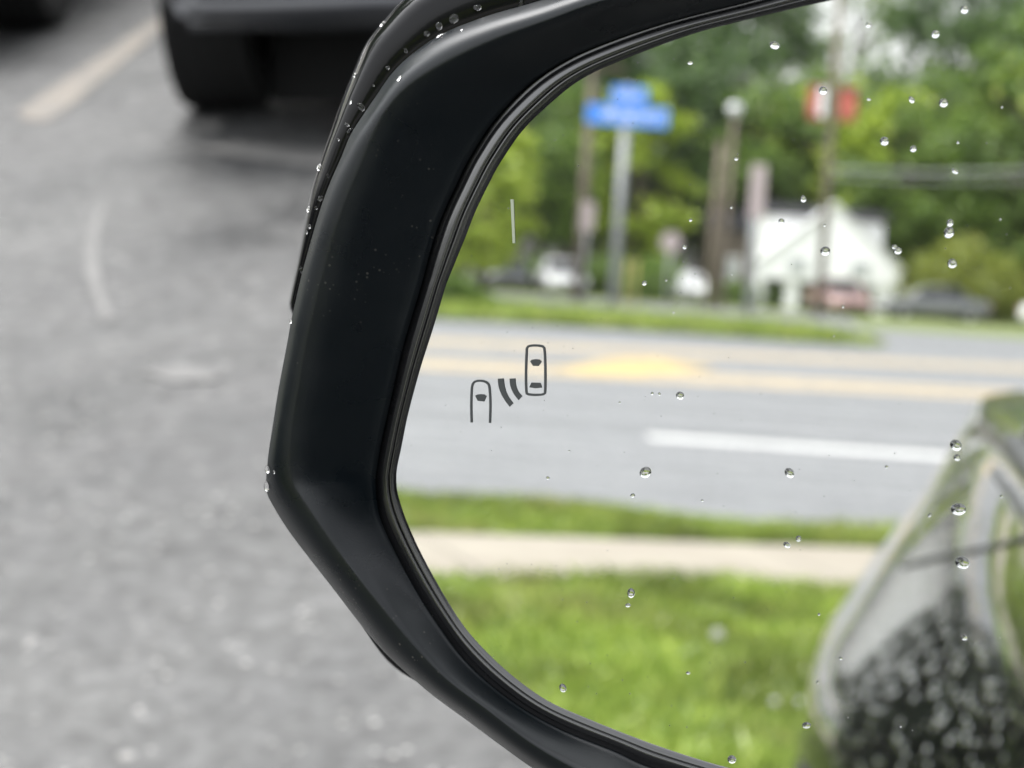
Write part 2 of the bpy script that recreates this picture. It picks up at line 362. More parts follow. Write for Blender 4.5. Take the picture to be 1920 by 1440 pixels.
# ---- parking lot marks seen directly beside the mirror
def quad(name, pix, z, material): return sheet(name, [ground(*p) for p in pix], z, material)
quad('parking_line', [(34, 212), (62, 192), (300, 28), (420, -52), (450, -52), (330, 34), (116, 214), (92, 228), (50, 228)], .004, M['paint_lot'])
quad('faded_parking_line', [(370, 280), (450, 270), (640, 288), (760, 300), (760, 340), (640, 318), (520, 306), (420, 290)], .004, M['paint_faded'])
quad('faded_parking_line', [(350, 228), (420, 226), (410, 246), (360, 244)], .004, M['paint_faded'])
quad('scuff_mark', [(162, 520), (160, 470), (172, 415), (196, 380), (205, 385), (188, 425), (184, 480), (190, 540), (214, 600), (196, 606)], .004, M['scuff'])
quad('scuff_mark', [(270, 700), (330, 688), (430, 700), (400, 716), (320, 718)], .004, M['scuff'])

# ------------------------------------------------------------------ our own car: body, glass house, side mirror
Fw = Vector((-.157, .9876, 0)).normalized(); Lf = Vector((-Fw.y, Fw.x, 0))
cl = (CV - C).dot(Lf); cw = (CV - C).dot(Fw)                      # the mirror eye in the car's own axes
def cp(v, w, z): return Vector((C.x, C.y, 0)) + Lf*v + Fw*w + Vector((0, 0, z))
def sm(a, b, x):
    t = min(1, max(0, (x-a)/(b-a))); return t*t*(3-2*t)
def interp(tab, x):
    if x <= tab[0][0]: return tab[0][1]
    for (x0, y0), (x1, y1) in zip(tab, tab[1:]):
        if x <= x1: return y0 + (y1-y0)*(x-x0)/(x1-x0)
    return tab[-1][1]
FRONTP = [(.26, -.19), (.5, -.19), (.79, -.19), (.85, -.19), (.91, -.182), (.95, -.165), (.98, -.148), (1.0, -.136), (1.03, -.118), (1.05, -.108), (1.07, -.110)]
REARP = [(.26, .0), (.34, .045), (.5, .060), (.65, .060), (.72, .056), (.79, .040), (.85, .005), (.91, -.030), (.95, -.055), (.977, -.070), (1.02, -.093), (1.07, -.118)]
def lat(s, z):
    b = sm(1.5, 2.45, s); v = (1-b)*interp(FRONTP, z) + b*interp(REARP, z)
    if s > 2.55: v -= .40*((s-2.55)/1.2)**2.2*(1 if s < 4 else 1)
    if s < -.3: v -= .30*((-.3-s)/1.2)**3
    return v
car = thing('car', "dark grey car beaded with rain, its wide black side mirror filling the foreground", 'car', cp(-.65, -.5, 0))
car.rotation_euler = (0, 0, 0)
bpy.context.view_layer.update()
OFF = -Vector(car.location)
VC = -.65                                                          # centre line of the car
SS = [-1.25+.08*i for i in range(int((3.75+1.25)/.08)+1)]
ZZ = [.26, .30, .36, .45, .55, .65, .70, .75, .79, .82, .85, .88, .91, .94, .965, .99, 1.01, 1.03, 1.05, 1.07]
bm = bmesh.new(); rings = []
for s in SS:
    w = cw - s
    left = [cp(cl + lat(s, z), w, z - (.12*sm(-.2, -1.2, s) if z > .9 else 0)*(z-.6)/.47) + OFF for z in ZZ]
    right = [cp(2*VC - (cl + lat(s, z)), w, z - (.12*sm(-.2, -1.2, s) if z > .9 else 0)*(z-.6)/.47) + OFF for z in ZZ]
    rings.append((left, right))
VL = [[bm.verts.new(p) for p in a] for a, b in rings]; VR = [[bm.verts.new(p) for p in b] for a, b in rings]
for i in range(len(SS)-1):
    for j in range(len(ZZ)-1):
        bm.faces.new((VL[i][j], VL[i+1][j], VL[i+1][j+1], VL[i][j+1])); bm.faces.new((VR[i][j], VR[i][j+1], VR[i+1][j+1], VR[i+1][j]))
    if SS[i] < -.25 or SS[i] > 3.1: bm.faces.new((VL[i][-1], VL[i+1][-1], VR[i+1][-1], VR[i][-1]))
for V_, sg in ((VL, 1), (VR, -1)):
    led = []
    for i in range(len(SS)):
        v_ = cl + min(lat(SS[i], 1.07) - .02, -.16 - .06*max(0, SS[i]-1.93) - .10*max(0, SS[i]-2.3)**2)
        led.append(bm.verts.new(cp(v_ if sg > 0 else 2*VC - v_, cw - SS[i], 1.078) + OFF))
    for i in range(len(SS)-1):
        if -.25 <= SS[i] <= 3.1: bm.faces.new((V_[i][-1], V_[i+1][-1], led[i+1], led[i]))
for e in (0, -1): bm.faces.new(VL[e] + list(reversed(VR[e])))
body = obj('body', bm, M['own'], car, smooth=True)
# bonnet / boot handled above; roof, pillars and windows of the glass house
def gh(s, t):                                                      # belt -> roof edge on the left, t in 0..1
    s2 = s + .0; v0 = -.120 - .06*max(0, s-1.93) - .10*max(0, s-2.3)**2; v = v0 - .36*t - .04*t*t
    return v
def gp(s, t, side=1, push=0):
    v = cl + gh(s, t) + push
    if side < 0: v = 2*VC - v
    return cp(v, cw - s, 1.068 + .53*t) + OFF
bm = bmesh.new(); rr = []
for s in [.35+.12*i for i in range(21)]:
    t_ = 1.0; zz = .03*math.sin(math.pi*min(1, max(0, (s-.35)/2.4)))
    a = gp(s, .96); b = gp(s, .96, -1); row = []
    for k in range(13):
        q = k/12; p = a.lerp(b, q); p.z += zz + .07*math.sin(math.pi*q)**.6; row.append(p)
    rr.append(row)
loft(bm, rr, False); obj('roof', bm, M['own'], car, smooth=True)
def pillar(s0, s1, t0, t1, side, wid):
    bm = bmesh.new(); rings = []
    for k in range(6):
        q = k/5; s = s0 + (s1-s0)*q; t = t0 + (t1-t0)*q
        rings.append([gp(s-wid/2, t, side), gp(s+wid/2, t, side), gp(s+wid/2, t, side, -.04), gp(s-wid/2, t, side, -.04)])
    loft(bm, rings, True, True); return bm
for side in (1, -1):
    for (s0, s1, wd) in ((-.22, .45, .07), (1.18, 1.22, .10), (2.06, 2.0, .12), (2.85, 2.5, .16)):
        obj('pillar', pillar(s0, s1, -.02, .98, side, wd), M['gloss'], car)
def pane(cs):
    bm = bmesh.new(); bm.faces.new([bm.verts.new(c) for c in cs]); return bm
for side in (1, -1):
    for (a0, a1, b1, b0) in (((1.25), (1.98), (1.92), (1.27)), ((2.12), (2.75), (2.42), (2.08))):
        obj('side_window', pane([gp(a0, 0, side, -.015*1), gp(a1, 0, side, -.015), gp(b1, .95, side, -.015), gp(b0, .95, side, -.015)]), M['glass'], car)
obj('side_window', pane([gp(-.10, 0, -1, -.015), gp(1.14, 0, -1, -.015), gp(1.16, .95, -1, -.015), gp(.5, .95, -1, -.015)]), M['glass'], car)
obj('windscreen', pane([gp(-.26, 0, 1, -.02), gp(.42, .95, 1, -.02), gp(.42, .95, -1, -.02), gp(-.26, 0, -1, -.02)]), M['glass'], car)
obj('rear_window', pane([gp(3.0, 0, 1, -.02), gp(2.62, .95, 1, -.02), gp(2.62, .95, -1, -.02), gp(3.0, 0, -1, -.02)]), M['glass'], car)
# dark trim along the window sill and the shut line of the rear door
bm = bmesh.new(); tube(bm, [cp(cl + lat(s, 1.07) - .002, cw - s, 1.074) + OFF for s in [-.2+.1*i for i in range(22)]], .009, 8); obj('sill_trim', bm, M['black_trim'], car, smooth=True)
bm = bmesh.new(); tube(bm, [cp(cl + lat(s, 1.045) + .001, cw - s, 1.042) + OFF for s in [-.2+.1*i for i in range(23)]], .0035, 6); obj('sill_trim', bm, M['black_trim'], car, smooth=True)
def on_flank(px, py):                                              # where the flank is met through the mirror
    d = rdir(px, py); best = None
    for i in range(2400):
        t = .5 + i*.0012; p = CV + d*t; v = (p - C).dot(Lf); s = cw - (p - C).dot(Fw)
        if v < cl + lat(s, p.z) and p.z < 1.07: return p
    return None
pts = [on_flank(x, y) for x, y in ((1696, 1062), (1720, 1056), (1755, 1046), (1800, 1037), (1850, 1028), (1900, 1016), (1940, 1008))]
pts = [p for p in pts if p]
if len(pts) > 2:
    bm = bmesh.new(); tube(bm, [p + OFF + Vector((0, 0, 0)) for p in pts], .003, 8); obj('body_crease', bm, M['black_trim'], car, smooth=True)
def wheel_bm(rad, wid):
    t = bmesh.new(); h = wid/2
    prof = [(rad*.62, -h*.9), (rad*.72, -h), (rad*.90, -h*.98), (rad*.97, -h*.86)]
    for k in range(5):
        y = -h*.72 + k*h*.36; prof += [(rad, y-.10*h), (rad, y+.10*h), (rad-.010, y+.12*h), (rad-.010, y+.24*h)]
    prof += [(rad*.97, h*.86), (rad*.90, h*.98), (rad*.72, h), (rad*.62, h*.9), (rad*.62, -h*.9)]
    lathe(t, prof, 32)
    q = bmesh.new(); lathe(q, [(.001, h*.55), (rad*.18, h*.62), (rad*.22, h*.5), (rad*.5, h*.42), (rad*.58, h*.86), (rad*.63, h*.9), (rad*.63, -h*.8), (.001, -h*.5)], 20)
    return t, q
for (s, side) in ((-.72, 1), (2.38, 1), (-.72, -1), (2.38, -1)):
    t, q = wheel_bm(.36, .23); v = cl + lat(s, .4) - .11
    if side < 0: v = 2*VC - v
    mt = Matrix.Translation(cp(v, cw-s, .36) + OFF) @ Matrix(((Fw.x, Lf.x*side, 0, 0), (Fw.y, Lf.y*side, 0, 0), (0, 0, 1, 0), (0, 0, 0, 1)))
    bmesh.ops.transform(t, matrix=mt, verts=t.verts); bmesh.ops.transform(q, matrix=mt, verts=q.verts)
    wo_ = obj('wheel', t, M['tyre'], car); obj('rim', q, M['rim'], wo_, smooth=True)
bm = bmesh.new()
box(bm, -.74, .74, -1.0, 2.4, .24, .30, Matrix.Translation(cp(VC, cw-.3, 0)+OFF) @ Matrix(((-Lf.x, -Fw.x, 0, 0), (-Lf.y, -Fw.y, 0, 0), (0, 0, 1, 0), (0, 0, 0, 1))))
obj('floor_pan', bm, M['black_trim'], car)
for v in (VC+.36, VC-.36):
    bm = bmesh.new(); mt = Matrix.Translation(cp(v, cw-1.0, 0)+OFF) @ Matrix(((-Lf.x, -Fw.x, 0, 0), (-Lf.y, -Fw.y, 0, 0), (0, 0, 1, 0), (0, 0, 0, 1)))
    box(bm, -.22, .22, -.28, .22, .40, .58, mt); box(bm, -.21, .21, .20, .32, .50, 1.10, mt); box(bm, -.11, .11, .22, .30, 1.12, 1.30, mt)
    bmesh.ops.bevel(bm, geom=bm.edges[:], offset=.03, segments=2, affect='EDGES'); obj('seat', bm, M['black_trim'], car, smooth=True)

# ---- the side mirror: contours traced on the housing, each at its own depth from the glass
def crom(P, nseg, closed_tail=None):
    """resample a polyline by arc length after Catmull-Rom smoothing"""
    P = [Vector((x, y)) for x, y in P]; out = []
    for i in range(len(P)-1):
        p0 = P[max(i-1, 0)]; p1 = P[i]; p2 = P[i+1]; p3 = P[min(i+2, len(P)-1)]
        if i == 0: p0 = p1*2 - p2
        if i == len(P)-2: p3 = p2*2 - p1
        for k in range(8):
            t = k/8; t2 = t*t; t3 = t2*t
            out.append(.5*((2*p1) + (p2-p0)*t + (2*p0-5*p1+4*p2-p3)*t2 + (3*p1-p0-3*p2+p3)*t3))
    out.append(P[-1]); acc = [0]
    for a, b in zip(out, out[1:]): acc.append(acc[-1] + (b-a).length)
    res = []; k = 0
    for i in range(nseg):
        s = acc[-1]*i/nseg
        while k < len(acc)-2 and acc[k+1] < s: k += 1
        q = (s-acc[k])/max(1e-9, acc[k+1]-acc[k]); res.append(out[k].lerp(out[k+1], q))
    return res
CON = {
 'E': [[(1950, -48), (1850, -42), (1700, -25), (1560, 2), (1461, 24), (1370, 46), (1297, 66), (1188, 106), (1093, 149), (1024, 204), (980, 248), (944, 300), (928, 327)],
       [(928, 327), (896, 392), (873, 450), (844, 520), (836, 542), (814, 616), (790, 691), (767, 776), (754, 840), (747, 872), (745, 888)],
       [(745, 888), (747, 923), (768, 986), (806, 1065), (860, 1157), (902, 1209), (960, 1264), (1027, 1312), (1103, 1346), (1199, 1384), (1295, 1417), (1372, 1439), (1500, 1466), (1650, 1485)],
       [(1650, 1485), (1900, 1490), (2120, 1440), (2230, 1300), (2270, 1000), (2270, 500), (2230, 150), (2120, 0), (1950, -48)]],
 'D': [[(1950, -90), (1800, -85), (1650, -62), (1500, -26), (1400, 3), (1300, 28), (1225, 49), (1135, 80), (1060, 113), (990, 160), (925, 228), (880, 297), (862, 333)],
       [(862, 333), (826, 412), (805, 478), (790, 535), (758, 643), (730, 762), (711, 850), (704, 900)],
       [(704, 900), (710, 961), (731, 1015), (768, 1086), (814, 1161), (877, 1244), (960, 1315), (1050, 1367), (1151, 1408), (1223, 1440), (1360, 1478), (1500, 1505), (1650, 1525)],
       [(1650, 1525), (1920, 1532), (2160, 1475), (2275, 1320), (2315, 1000), (2315, 500), (2275, 120), (2150, -45), (1950, -90)]],
 'R': [[(1950, -210), (1700, -150), (1450, -75), (1300, -42), (1200, -15), (1115, 7), (1030, 38), (933, 73), (859, 106), (795, 142), (751, 176), (718, 218)],
       [(718, 218), (697, 262), (676, 312), (655, 362), (637, 410), (620, 465), (602, 530), (588, 587), (575, 643), (560, 730), (550, 792), (544, 860), (548, 900), (557, 919)],
       [(557, 919), (597, 977), (647, 1048), (693, 1107), (768, 1198), (835, 1269), (918, 1332), (1000, 1394), (1100, 1450), (1250, 1510), (1450, 1570), (1650, 1600)],
       [(1650, 1600), (1950, 1610), (2230, 1550), (2350, 1350), (2390, 1000), (2390, 500), (2340, 50), (2180, -150), (1950, -210)]],
 'G': [[(1950, -290), (1700, -230), (1400, -130), (1200, -62), (1090, -25), (1000, 5), (913, 30), (832, 62), (778, 97), (737, 135), (710, 173), (686, 208)],
       [(686, 208), (658, 252), (640, 295), (620, 340), (602, 388), (585, 445), (567, 510), (553, 570), (546, 600), (539, 640), (522, 730), (514, 781), (504, 845), (500, 885), (498, 916)],
       [(498, 916), (504, 934), (543, 998), (627, 1107), (677, 1172), (720, 1222), (777, 1275), (818, 1309), (877, 1352), (939, 1398), (998, 1440), (1100, 1505), (1250, 1580), (1450, 1640), (1650, 1670)],
       [(1650, 1670), (1980, 1680), (2280, 1610), (2400, 1400), (2445, 1000), (2445, 480), (2390, -20), (2210, -220), (1950, -290)]],
 'S': [[(1950, -400), (1700, -340), (1400, -250), (1150, -160), (960, -95), (860, -60), (800, -32), (754, 0), (716, 43), (686, 81), (664, 130), (642, 184), (630, 217)],
       [(630, 217), (621, 244), (607, 283), (596, 316), (582, 362), (570, 420), (555, 500), (543, 558), (541, 576), (548, 592), (556, 625), (552, 660), (538, 730), (530, 781), (520, 840), (516, 880), (516, 915)],
       [(516, 915), (524, 940), (560, 998), (638, 1103), (676, 1170), (718, 1232), (752, 1262), (790, 1282), (836, 1308), (890, 1345), (952, 1388), (1012, 1428), (1110, 1490), (1260, 1560), (1455, 1620), (1650, 1650)],
       [(1650, 1650), (1970, 1660), (2260, 1595), (2380, 1390), (2425, 1000), (2425, 480), (2380, -60), (2200, -290), (1950, -400)]],
}
NS = (70, 80, 80, 40); CT = {}
for k_, segs in CON.items():
    CT[k_] = [p for sgm, nn in zip(segs, NS) for p in crom(sgm, nn)]
NP = sum(NS); CEN = Vector((1450, 640))
LIP = []
for i_ in range(NP):                                               # how proud of the glass the lip stands
    LIP.append(.52)
ROLLOFF = []                                                       # how far the lip rolls back at its outer edge
for i_ in range(NP):
    ROLLOFF.append(1 - .80*sm(NS[0]-16, NS[0]+14, i_) + .35*sm(NS[0]+NS[1]-6, NS[0]+NS[1]+6, i_))
def mixring(a, b, q, off, shrink=0, less=None):
    out = []
    for i_, (p0, p1) in enumerate(zip(CT[a], CT[b])):
        p = p0.lerp(p1, q); p = p + (CEN - p)*shrink; out.append(on_mirror(p.x, p.y, off*(LIP[i_] if off > .0005 else 1) - (less(i_) if less else 0)) + OFF)
    return out
# depth of the bezel lip varies a little round the rim
bm = bmesh.new()
rows = [mixring('D', 'D', 0, -.004), mixring('D', 'R', .0, .0010)]
for q, dpt in ((.06, .0014), (.16, .0027), (.3, .0047), (.45, .0069), (.58, .0089), (.69, .0105), (.78, .0118), (.86, .0128), (.92, .0134), (.965, .0138), (1, .0141)): rows.append(mixring('D', 'R', q, dpt))
for q in (.06, .14, .24, .34, .44, .54, .63, .71, .78, .84, .89, .93, .965, .99, 1): rows.append(mixring('R', 'G', q, .0142, 0, lambda i_: (.0004*q + .0102*q**3.6)*ROLLOFF[i_]))
rows.append(mixring('G', 'G', 0, .0142, 0, lambda i_: .0130*ROLLOFF[i_]))
rows += [mixring('G', 'G', 0, -.006, .002), mixring('G', 'G', 0, -.014, .008), mixring('G', 'G', 0, -.03, .03)]
loft(bm, rows, True)
side = obj('side_mirror', bm, M['frame'], car, smooth=True)
side['label'] = "black plastic side mirror with gloss cap, wet with rain"
bm = bmesh.new()
rows = []
for q, dpt in ((0, -.002), (.01, -.0002), (.04, .0000), (.12, .00035), (.20, .0007), (.30, .0010), (.345, .0011), (.365, .0007), (.38, -.0002), (.40, -.0002), (.415, .0005), (.44, .00085), (.48, .00105), (.53, .0011), (.58, .0010), (.64, .0007), (.70, .0003), (.76, -.0001), (.80, -.0003), (.84, -.0004), (.92, -.0004), (1.0, -.0004), (1.0, -.004)): rows.append(mixring('E', 'D', q, dpt))
loft(bm, rows, True); obj('glass_trim', bm, M['trim'], side, smooth=True)
bm = bmesh.new(); fr = [bm.verts.new(p) for p in mixring('E', 'D', .08, 0)]; bk = [bm.verts.new(p) for p in mixring('E', 'D', .08, -.003)]
bm.faces.new(fr); bm.faces.new(list(reversed(bk)))
for i in range(NP): j = (i+1) % NP; bm.faces.new((fr[i], bk[i], bk[j], fr[j]))
obj('mirror_glass', bm, M['mirror'], side)
# painted cap behind the frame
bm = bmesh.new()
rows = [mixring('G', 'G', 0, -.0064, .006), mixring('G', 'S', .02, -.0063), mixring('G', 'S', .10, -.0062), mixring('G', 'S', .40, -.0062), mixring('G', 'S', .64, -.0064), mixring('G', 'S', .78, -.0070), mixring('G', 'S', .87, -.0084), mixring('G', 'S', .94, -.0108), mixring('G', 'S', .985, -.014), mixring('G', 'S', 1, -.018)]
rows += [mixring('S', 'S', 0, d_, s_) for d_, s_ in ((-.026, .004), (-.04, .03), (-.055, .10), (-.072, .24), (-.085, .45), (-.094, .7), (-.098, .93))]
vs = loft(bm, rows, True); bm.faces.new(vs[-1]); cap = obj('mirror_cap', bm, M['gloss'], side, smooth=True)
# arm from the housing to the door
bm = bmesh.new(); a0 = on_mirror(2200, 1250, -.035) + OFF; a1 = cp(cl+lat(.35, 1.0)-.03, cw-.25, 1.02) + OFF
tube(bm, [a0, a0.lerp(a1, .5) + Vector((0, 0, -.01)), a1], [.035, .03, .04], 12); obj('mirror_arm', bm, M['frame'], side, smooth=True)
# etched blind-spot symbol: two small cars and two waves
def sp(x, y, off): return on_mirror(840 + x/7.2, 620 + y/7.2, off) + OFF
def plate(bm, poly):
    t = [bm.verts.new(sp(x, y, .00012)) for x, y in poly]; b = [bm.verts.new(sp(x, y, .00002)) for x, y in poly]
    bm.faces.new(t); bm.faces.new(list(reversed(b)))
    for i in range(len(t)): j = (i+1) % len(t); bm.faces.new((t[i], b[i], b[j], t[j]))
def stroke(bm, path, wd, closed=False):
    P = crom(path + ([path[0]] if closed else []), 60)
    if not closed: P.append(Vector(path[-1]))
    m_ = len(P); A = []; B = []
    for i in range(m_):
        d = (P[(i+1) % m_] - P[i-1]) if closed else (P[min(i+1, m_-1)] - P[max(i-1, 0)])
        d.normalize(); q = Vector((-d.y, d.x))*wd/2; A.append(P[i]+q); B.append(P[i]-q)
    for i in range(m_ if closed else m_-1):
        j = (i+1) % m_; plate(bm, [A[i], A[j], B[j], B[i]])
bm = bmesh.new(); stroke(bm, [(316, 1240), (312, 1000), (318, 800), (332, 722), (365, 688), (425, 677), (490, 686), (543, 722), (561, 800), (570, 1000), (564, 1245)], 29)
plate(bm, [(365, 878), (395, 862), (440, 858), (490, 862), (518, 885), (488, 957), (400, 947)]); obj('car_symbol', bm, M['symbol'], side, normals=True)
bm = bmesh.new(); stroke(bm, [(1062, 240), (1088, 210), (1175, 200), (1270, 212), (1298, 245), (1309, 400), (1312, 600), (1308, 820), (1288, 858), (1180, 868), (1090, 860), (1058, 838), (1050, 640), (1054, 420)], 31, True)
plate(bm, [(1108, 415), (1130, 392), (1180, 386), (1235, 390), (1262, 420), (1222, 478), (1145, 475)]); plate(bm, [(1125, 702), (1245, 705), (1268, 770), (1180, 778), (1095, 765)]); obj('car_symbol', bm, M['symbol'], side)
for A, B in (([(750, 645), (756, 705), (766, 765), (782, 822), (805, 875), (840, 930), (880, 980)], [(672, 650), (674, 700), (682, 755), (700, 815), (728, 878), (775, 955), (832, 1028)]),
             ([(908, 645), (910, 695), (917, 742), (930, 785), (948, 822), (972, 855), (1000, 885)], [(830, 648), (833, 700), (842, 750), (858, 797), (882, 845), (914, 893), (952, 938)])):
    bm = bmesh.new()
    for i in range(6): plate(bm, [A[i], A[i+1], B[i+1], B[i]])
    obj('wave_symbol', bm, M['symbol'], side)

M['streak'] = mat('pale streak', (.62, .68, .50), .5)
bm = bmesh.new(); st_ = [(957, 374), (963, 374), (966, 456), (961, 456)]
t_ = [bm.verts.new(on_mirror(x, y, .00012) + OFF) for x, y in st_]; b_ = [bm.verts.new(on_mirror(x, y, .00002) + OFF) for x, y in st_]
bm.faces.new(t_); bm.faces.new(list(reversed(b_)))
for i in range(4): bm.faces.new((t_[i], b_[i], b_[(i+1) % 4], t_[(i+1) % 4]))
obj('water_streak', bm, M['streak'], side)['label'] = 'thin pale vertical streak on the glass'
# ------------------------------------------------------------------ raindrops on the mirror
def drop_mesh(name, flat, seg=14, rg=7):
    bm = bmesh.new(); bmesh.ops.create_uvsphere(bm, u_segments=seg, v_segments=rg*2, radius=1)
    for v in bm.verts:
        v.co.z *= flat if v.co.z > 0 else .04
    me = bpy.data.meshes.new(name); bm.to_mesh(me); bm.free(); me.materials.append(M['water'])
    for p in me.polygons: p.use_smooth = True
    return me
DM = [drop_mesh('raindrop', q) for q in (.45, .65, .85)]
PXM = DIST/FPX
def drop(p, nrm, rad, label, group, squash=1.0, k=None):
    o = bpy.data.objects.new('raindrop', DM[k if k is not None else RND.randrange(3)]); COL.objects.link(o)
    o.location = p; q = nrm.to_track_quat('Z', 'Y'); o.rotation_mode = 'QUATERNION'; o.rotation_quaternion = q
    o.rotation_quaternion = q @ Quaternion((0, 0, 1), RND.uniform(0, 6.28)) if squash == 1.0 else q
    o.scale = (rad*RND.uniform(.8, 1.3), rad*squash*RND.uniform(.7, 1.1), rad*RND.uniform(.6, 1.0))
    return tag(o, label, 'raindrop', group)
GL = 'raindrops on the mirror glass'
for x, y, q in [(1452, 85, 9), (1754, 64, 8), (1769, 193, 8), (1658, 265, 8), (1712, 279, 7), (1506, 373, 7), (1779, 436, 9), (1781, 418, 6), (1547, 471, 9), (1683, 470, 7), (1677, 463, 4), (1785, 494, 8),
                (1790, 321, 5), (1543, 170, 8), (1709, 187, 5), (1628, 47, 5), (1808, 18, 7), (1283, 463, 4), (1208, 531, 5), (1110, 118, 4), (1465, 415, 6), (1380, 298, 4), (1294, 118, 4)]:
    drop(on_mirror(x, y, .00008), n, q*PXM, 'tiny clear raindrop on the mirror glass over the reflected trees and houses', GL)
for x, y, q in [(1275, 742, 8), (1480, 887, 8), (1792, 835, 9), (1794, 858, 6), (1186, 929, 5), (1210, 886, 11)]:
    drop(on_mirror(x, y, .00008), n, q*PXM, 'tiny clear raindrop on the mirror glass over the reflected road', GL)
for x, y, q in [(1797, 955, 11), (1804, 1055, 12), (1808, 1195, 6)]:
    drop(on_mirror(x, y, .00008), n, q*PXM, 'clear raindrop on the mirror glass over the reflected black car flank', GL)
for x, y, q in [(1183, 1112, 8), (1177, 1135, 4), (1475, 1022, 6), (1497, 1010, 6), (1512, 1360, 7), (1055, 1290, 7), (1372, 1424, 7), (965, 1330, 3), (1290, 1262, 3)]:
    drop(on_mirror(x, y, .00008), n, q*PXM, 'tiny clear raindrop on the mirror glass over the reflected lawn', GL)
for i in range(38):
    x, y = RND.uniform(800, 1910), RND.uniform(60, 1400)
    if x < 960 + abs(y-800)**1.55*.014: continue
    drop(on_mirror(x, y, .00006), n, RND.uniform(1.5, 3.2)*PXM, 'speck of fine rain, far smaller than the drops, on the mirror glass', 'fine rain specks on the mirror glass')
bpy.context.view_layer.update()
def bvh(o):
    return BVHTree.FromPolygons([v.co + Vector(car.location) for v in o.data.vertices], [tuple(p.vertices) for p in o.data.polygons])
TR = [bvh(side), bvh(cap)]
def hit(x, y):
    best = None
    for t in TR:
        p, nn, i, d = t.ray_cast(C, ray(x, y))
        if p and (best is None or d < best[2]): best = (p, nn, d)
    return best
GC = 'raindrops on the mirror housing'
for x, y, q, sq in [(718, 45, 8, 1), (825, 68, 10, .7), (895, 14, 9, .8), (851, 35, 7, 1), (823, 49, 6, 1), (800, 63, 6, .8), (761, 95, 4, 1), (727, 127, 4, 1), (749, 147, 5, 1), (666, 141, 6, 1), (677, 200, 8, 1), (657, 249, 9, 1),
                    (651, 234, 4, 1), (658, 191, 4, 1), (600, 314, 7, 1), (601, 372, 5, 1), (580, 392, 7, 1), (593, 390, 3, 1), (580, 425, 4, 1), (575, 436, 3, 1), (566, 506, 4, 1), (561, 532, 3, 1), (557, 550, 3, 1), (552, 571, 3, 1),
                    (502, 880, 7, 1), (501, 912, 9, 1), (514, 885, 4, 1), (546, 602, 4, 1), (978, 8, 6, 1), (866, 58, 3, 1), (700, 160, 3, 1), (634, 262, 3, 1), (615, 330, 3, 1)]:
    h = None
    for dx in (0, 2, 4, 7):
        h = hit(x+dx, y)
        if h: break
    if h:
        nn = h[1] if h[1].dot(C - h[0]) > 0 else -h[1]
        drop(h[0] + nn*.00005, nn, q*PXM*1.15, 'clear raindrop clinging to the black rim of the mirror housing', GC, sq)

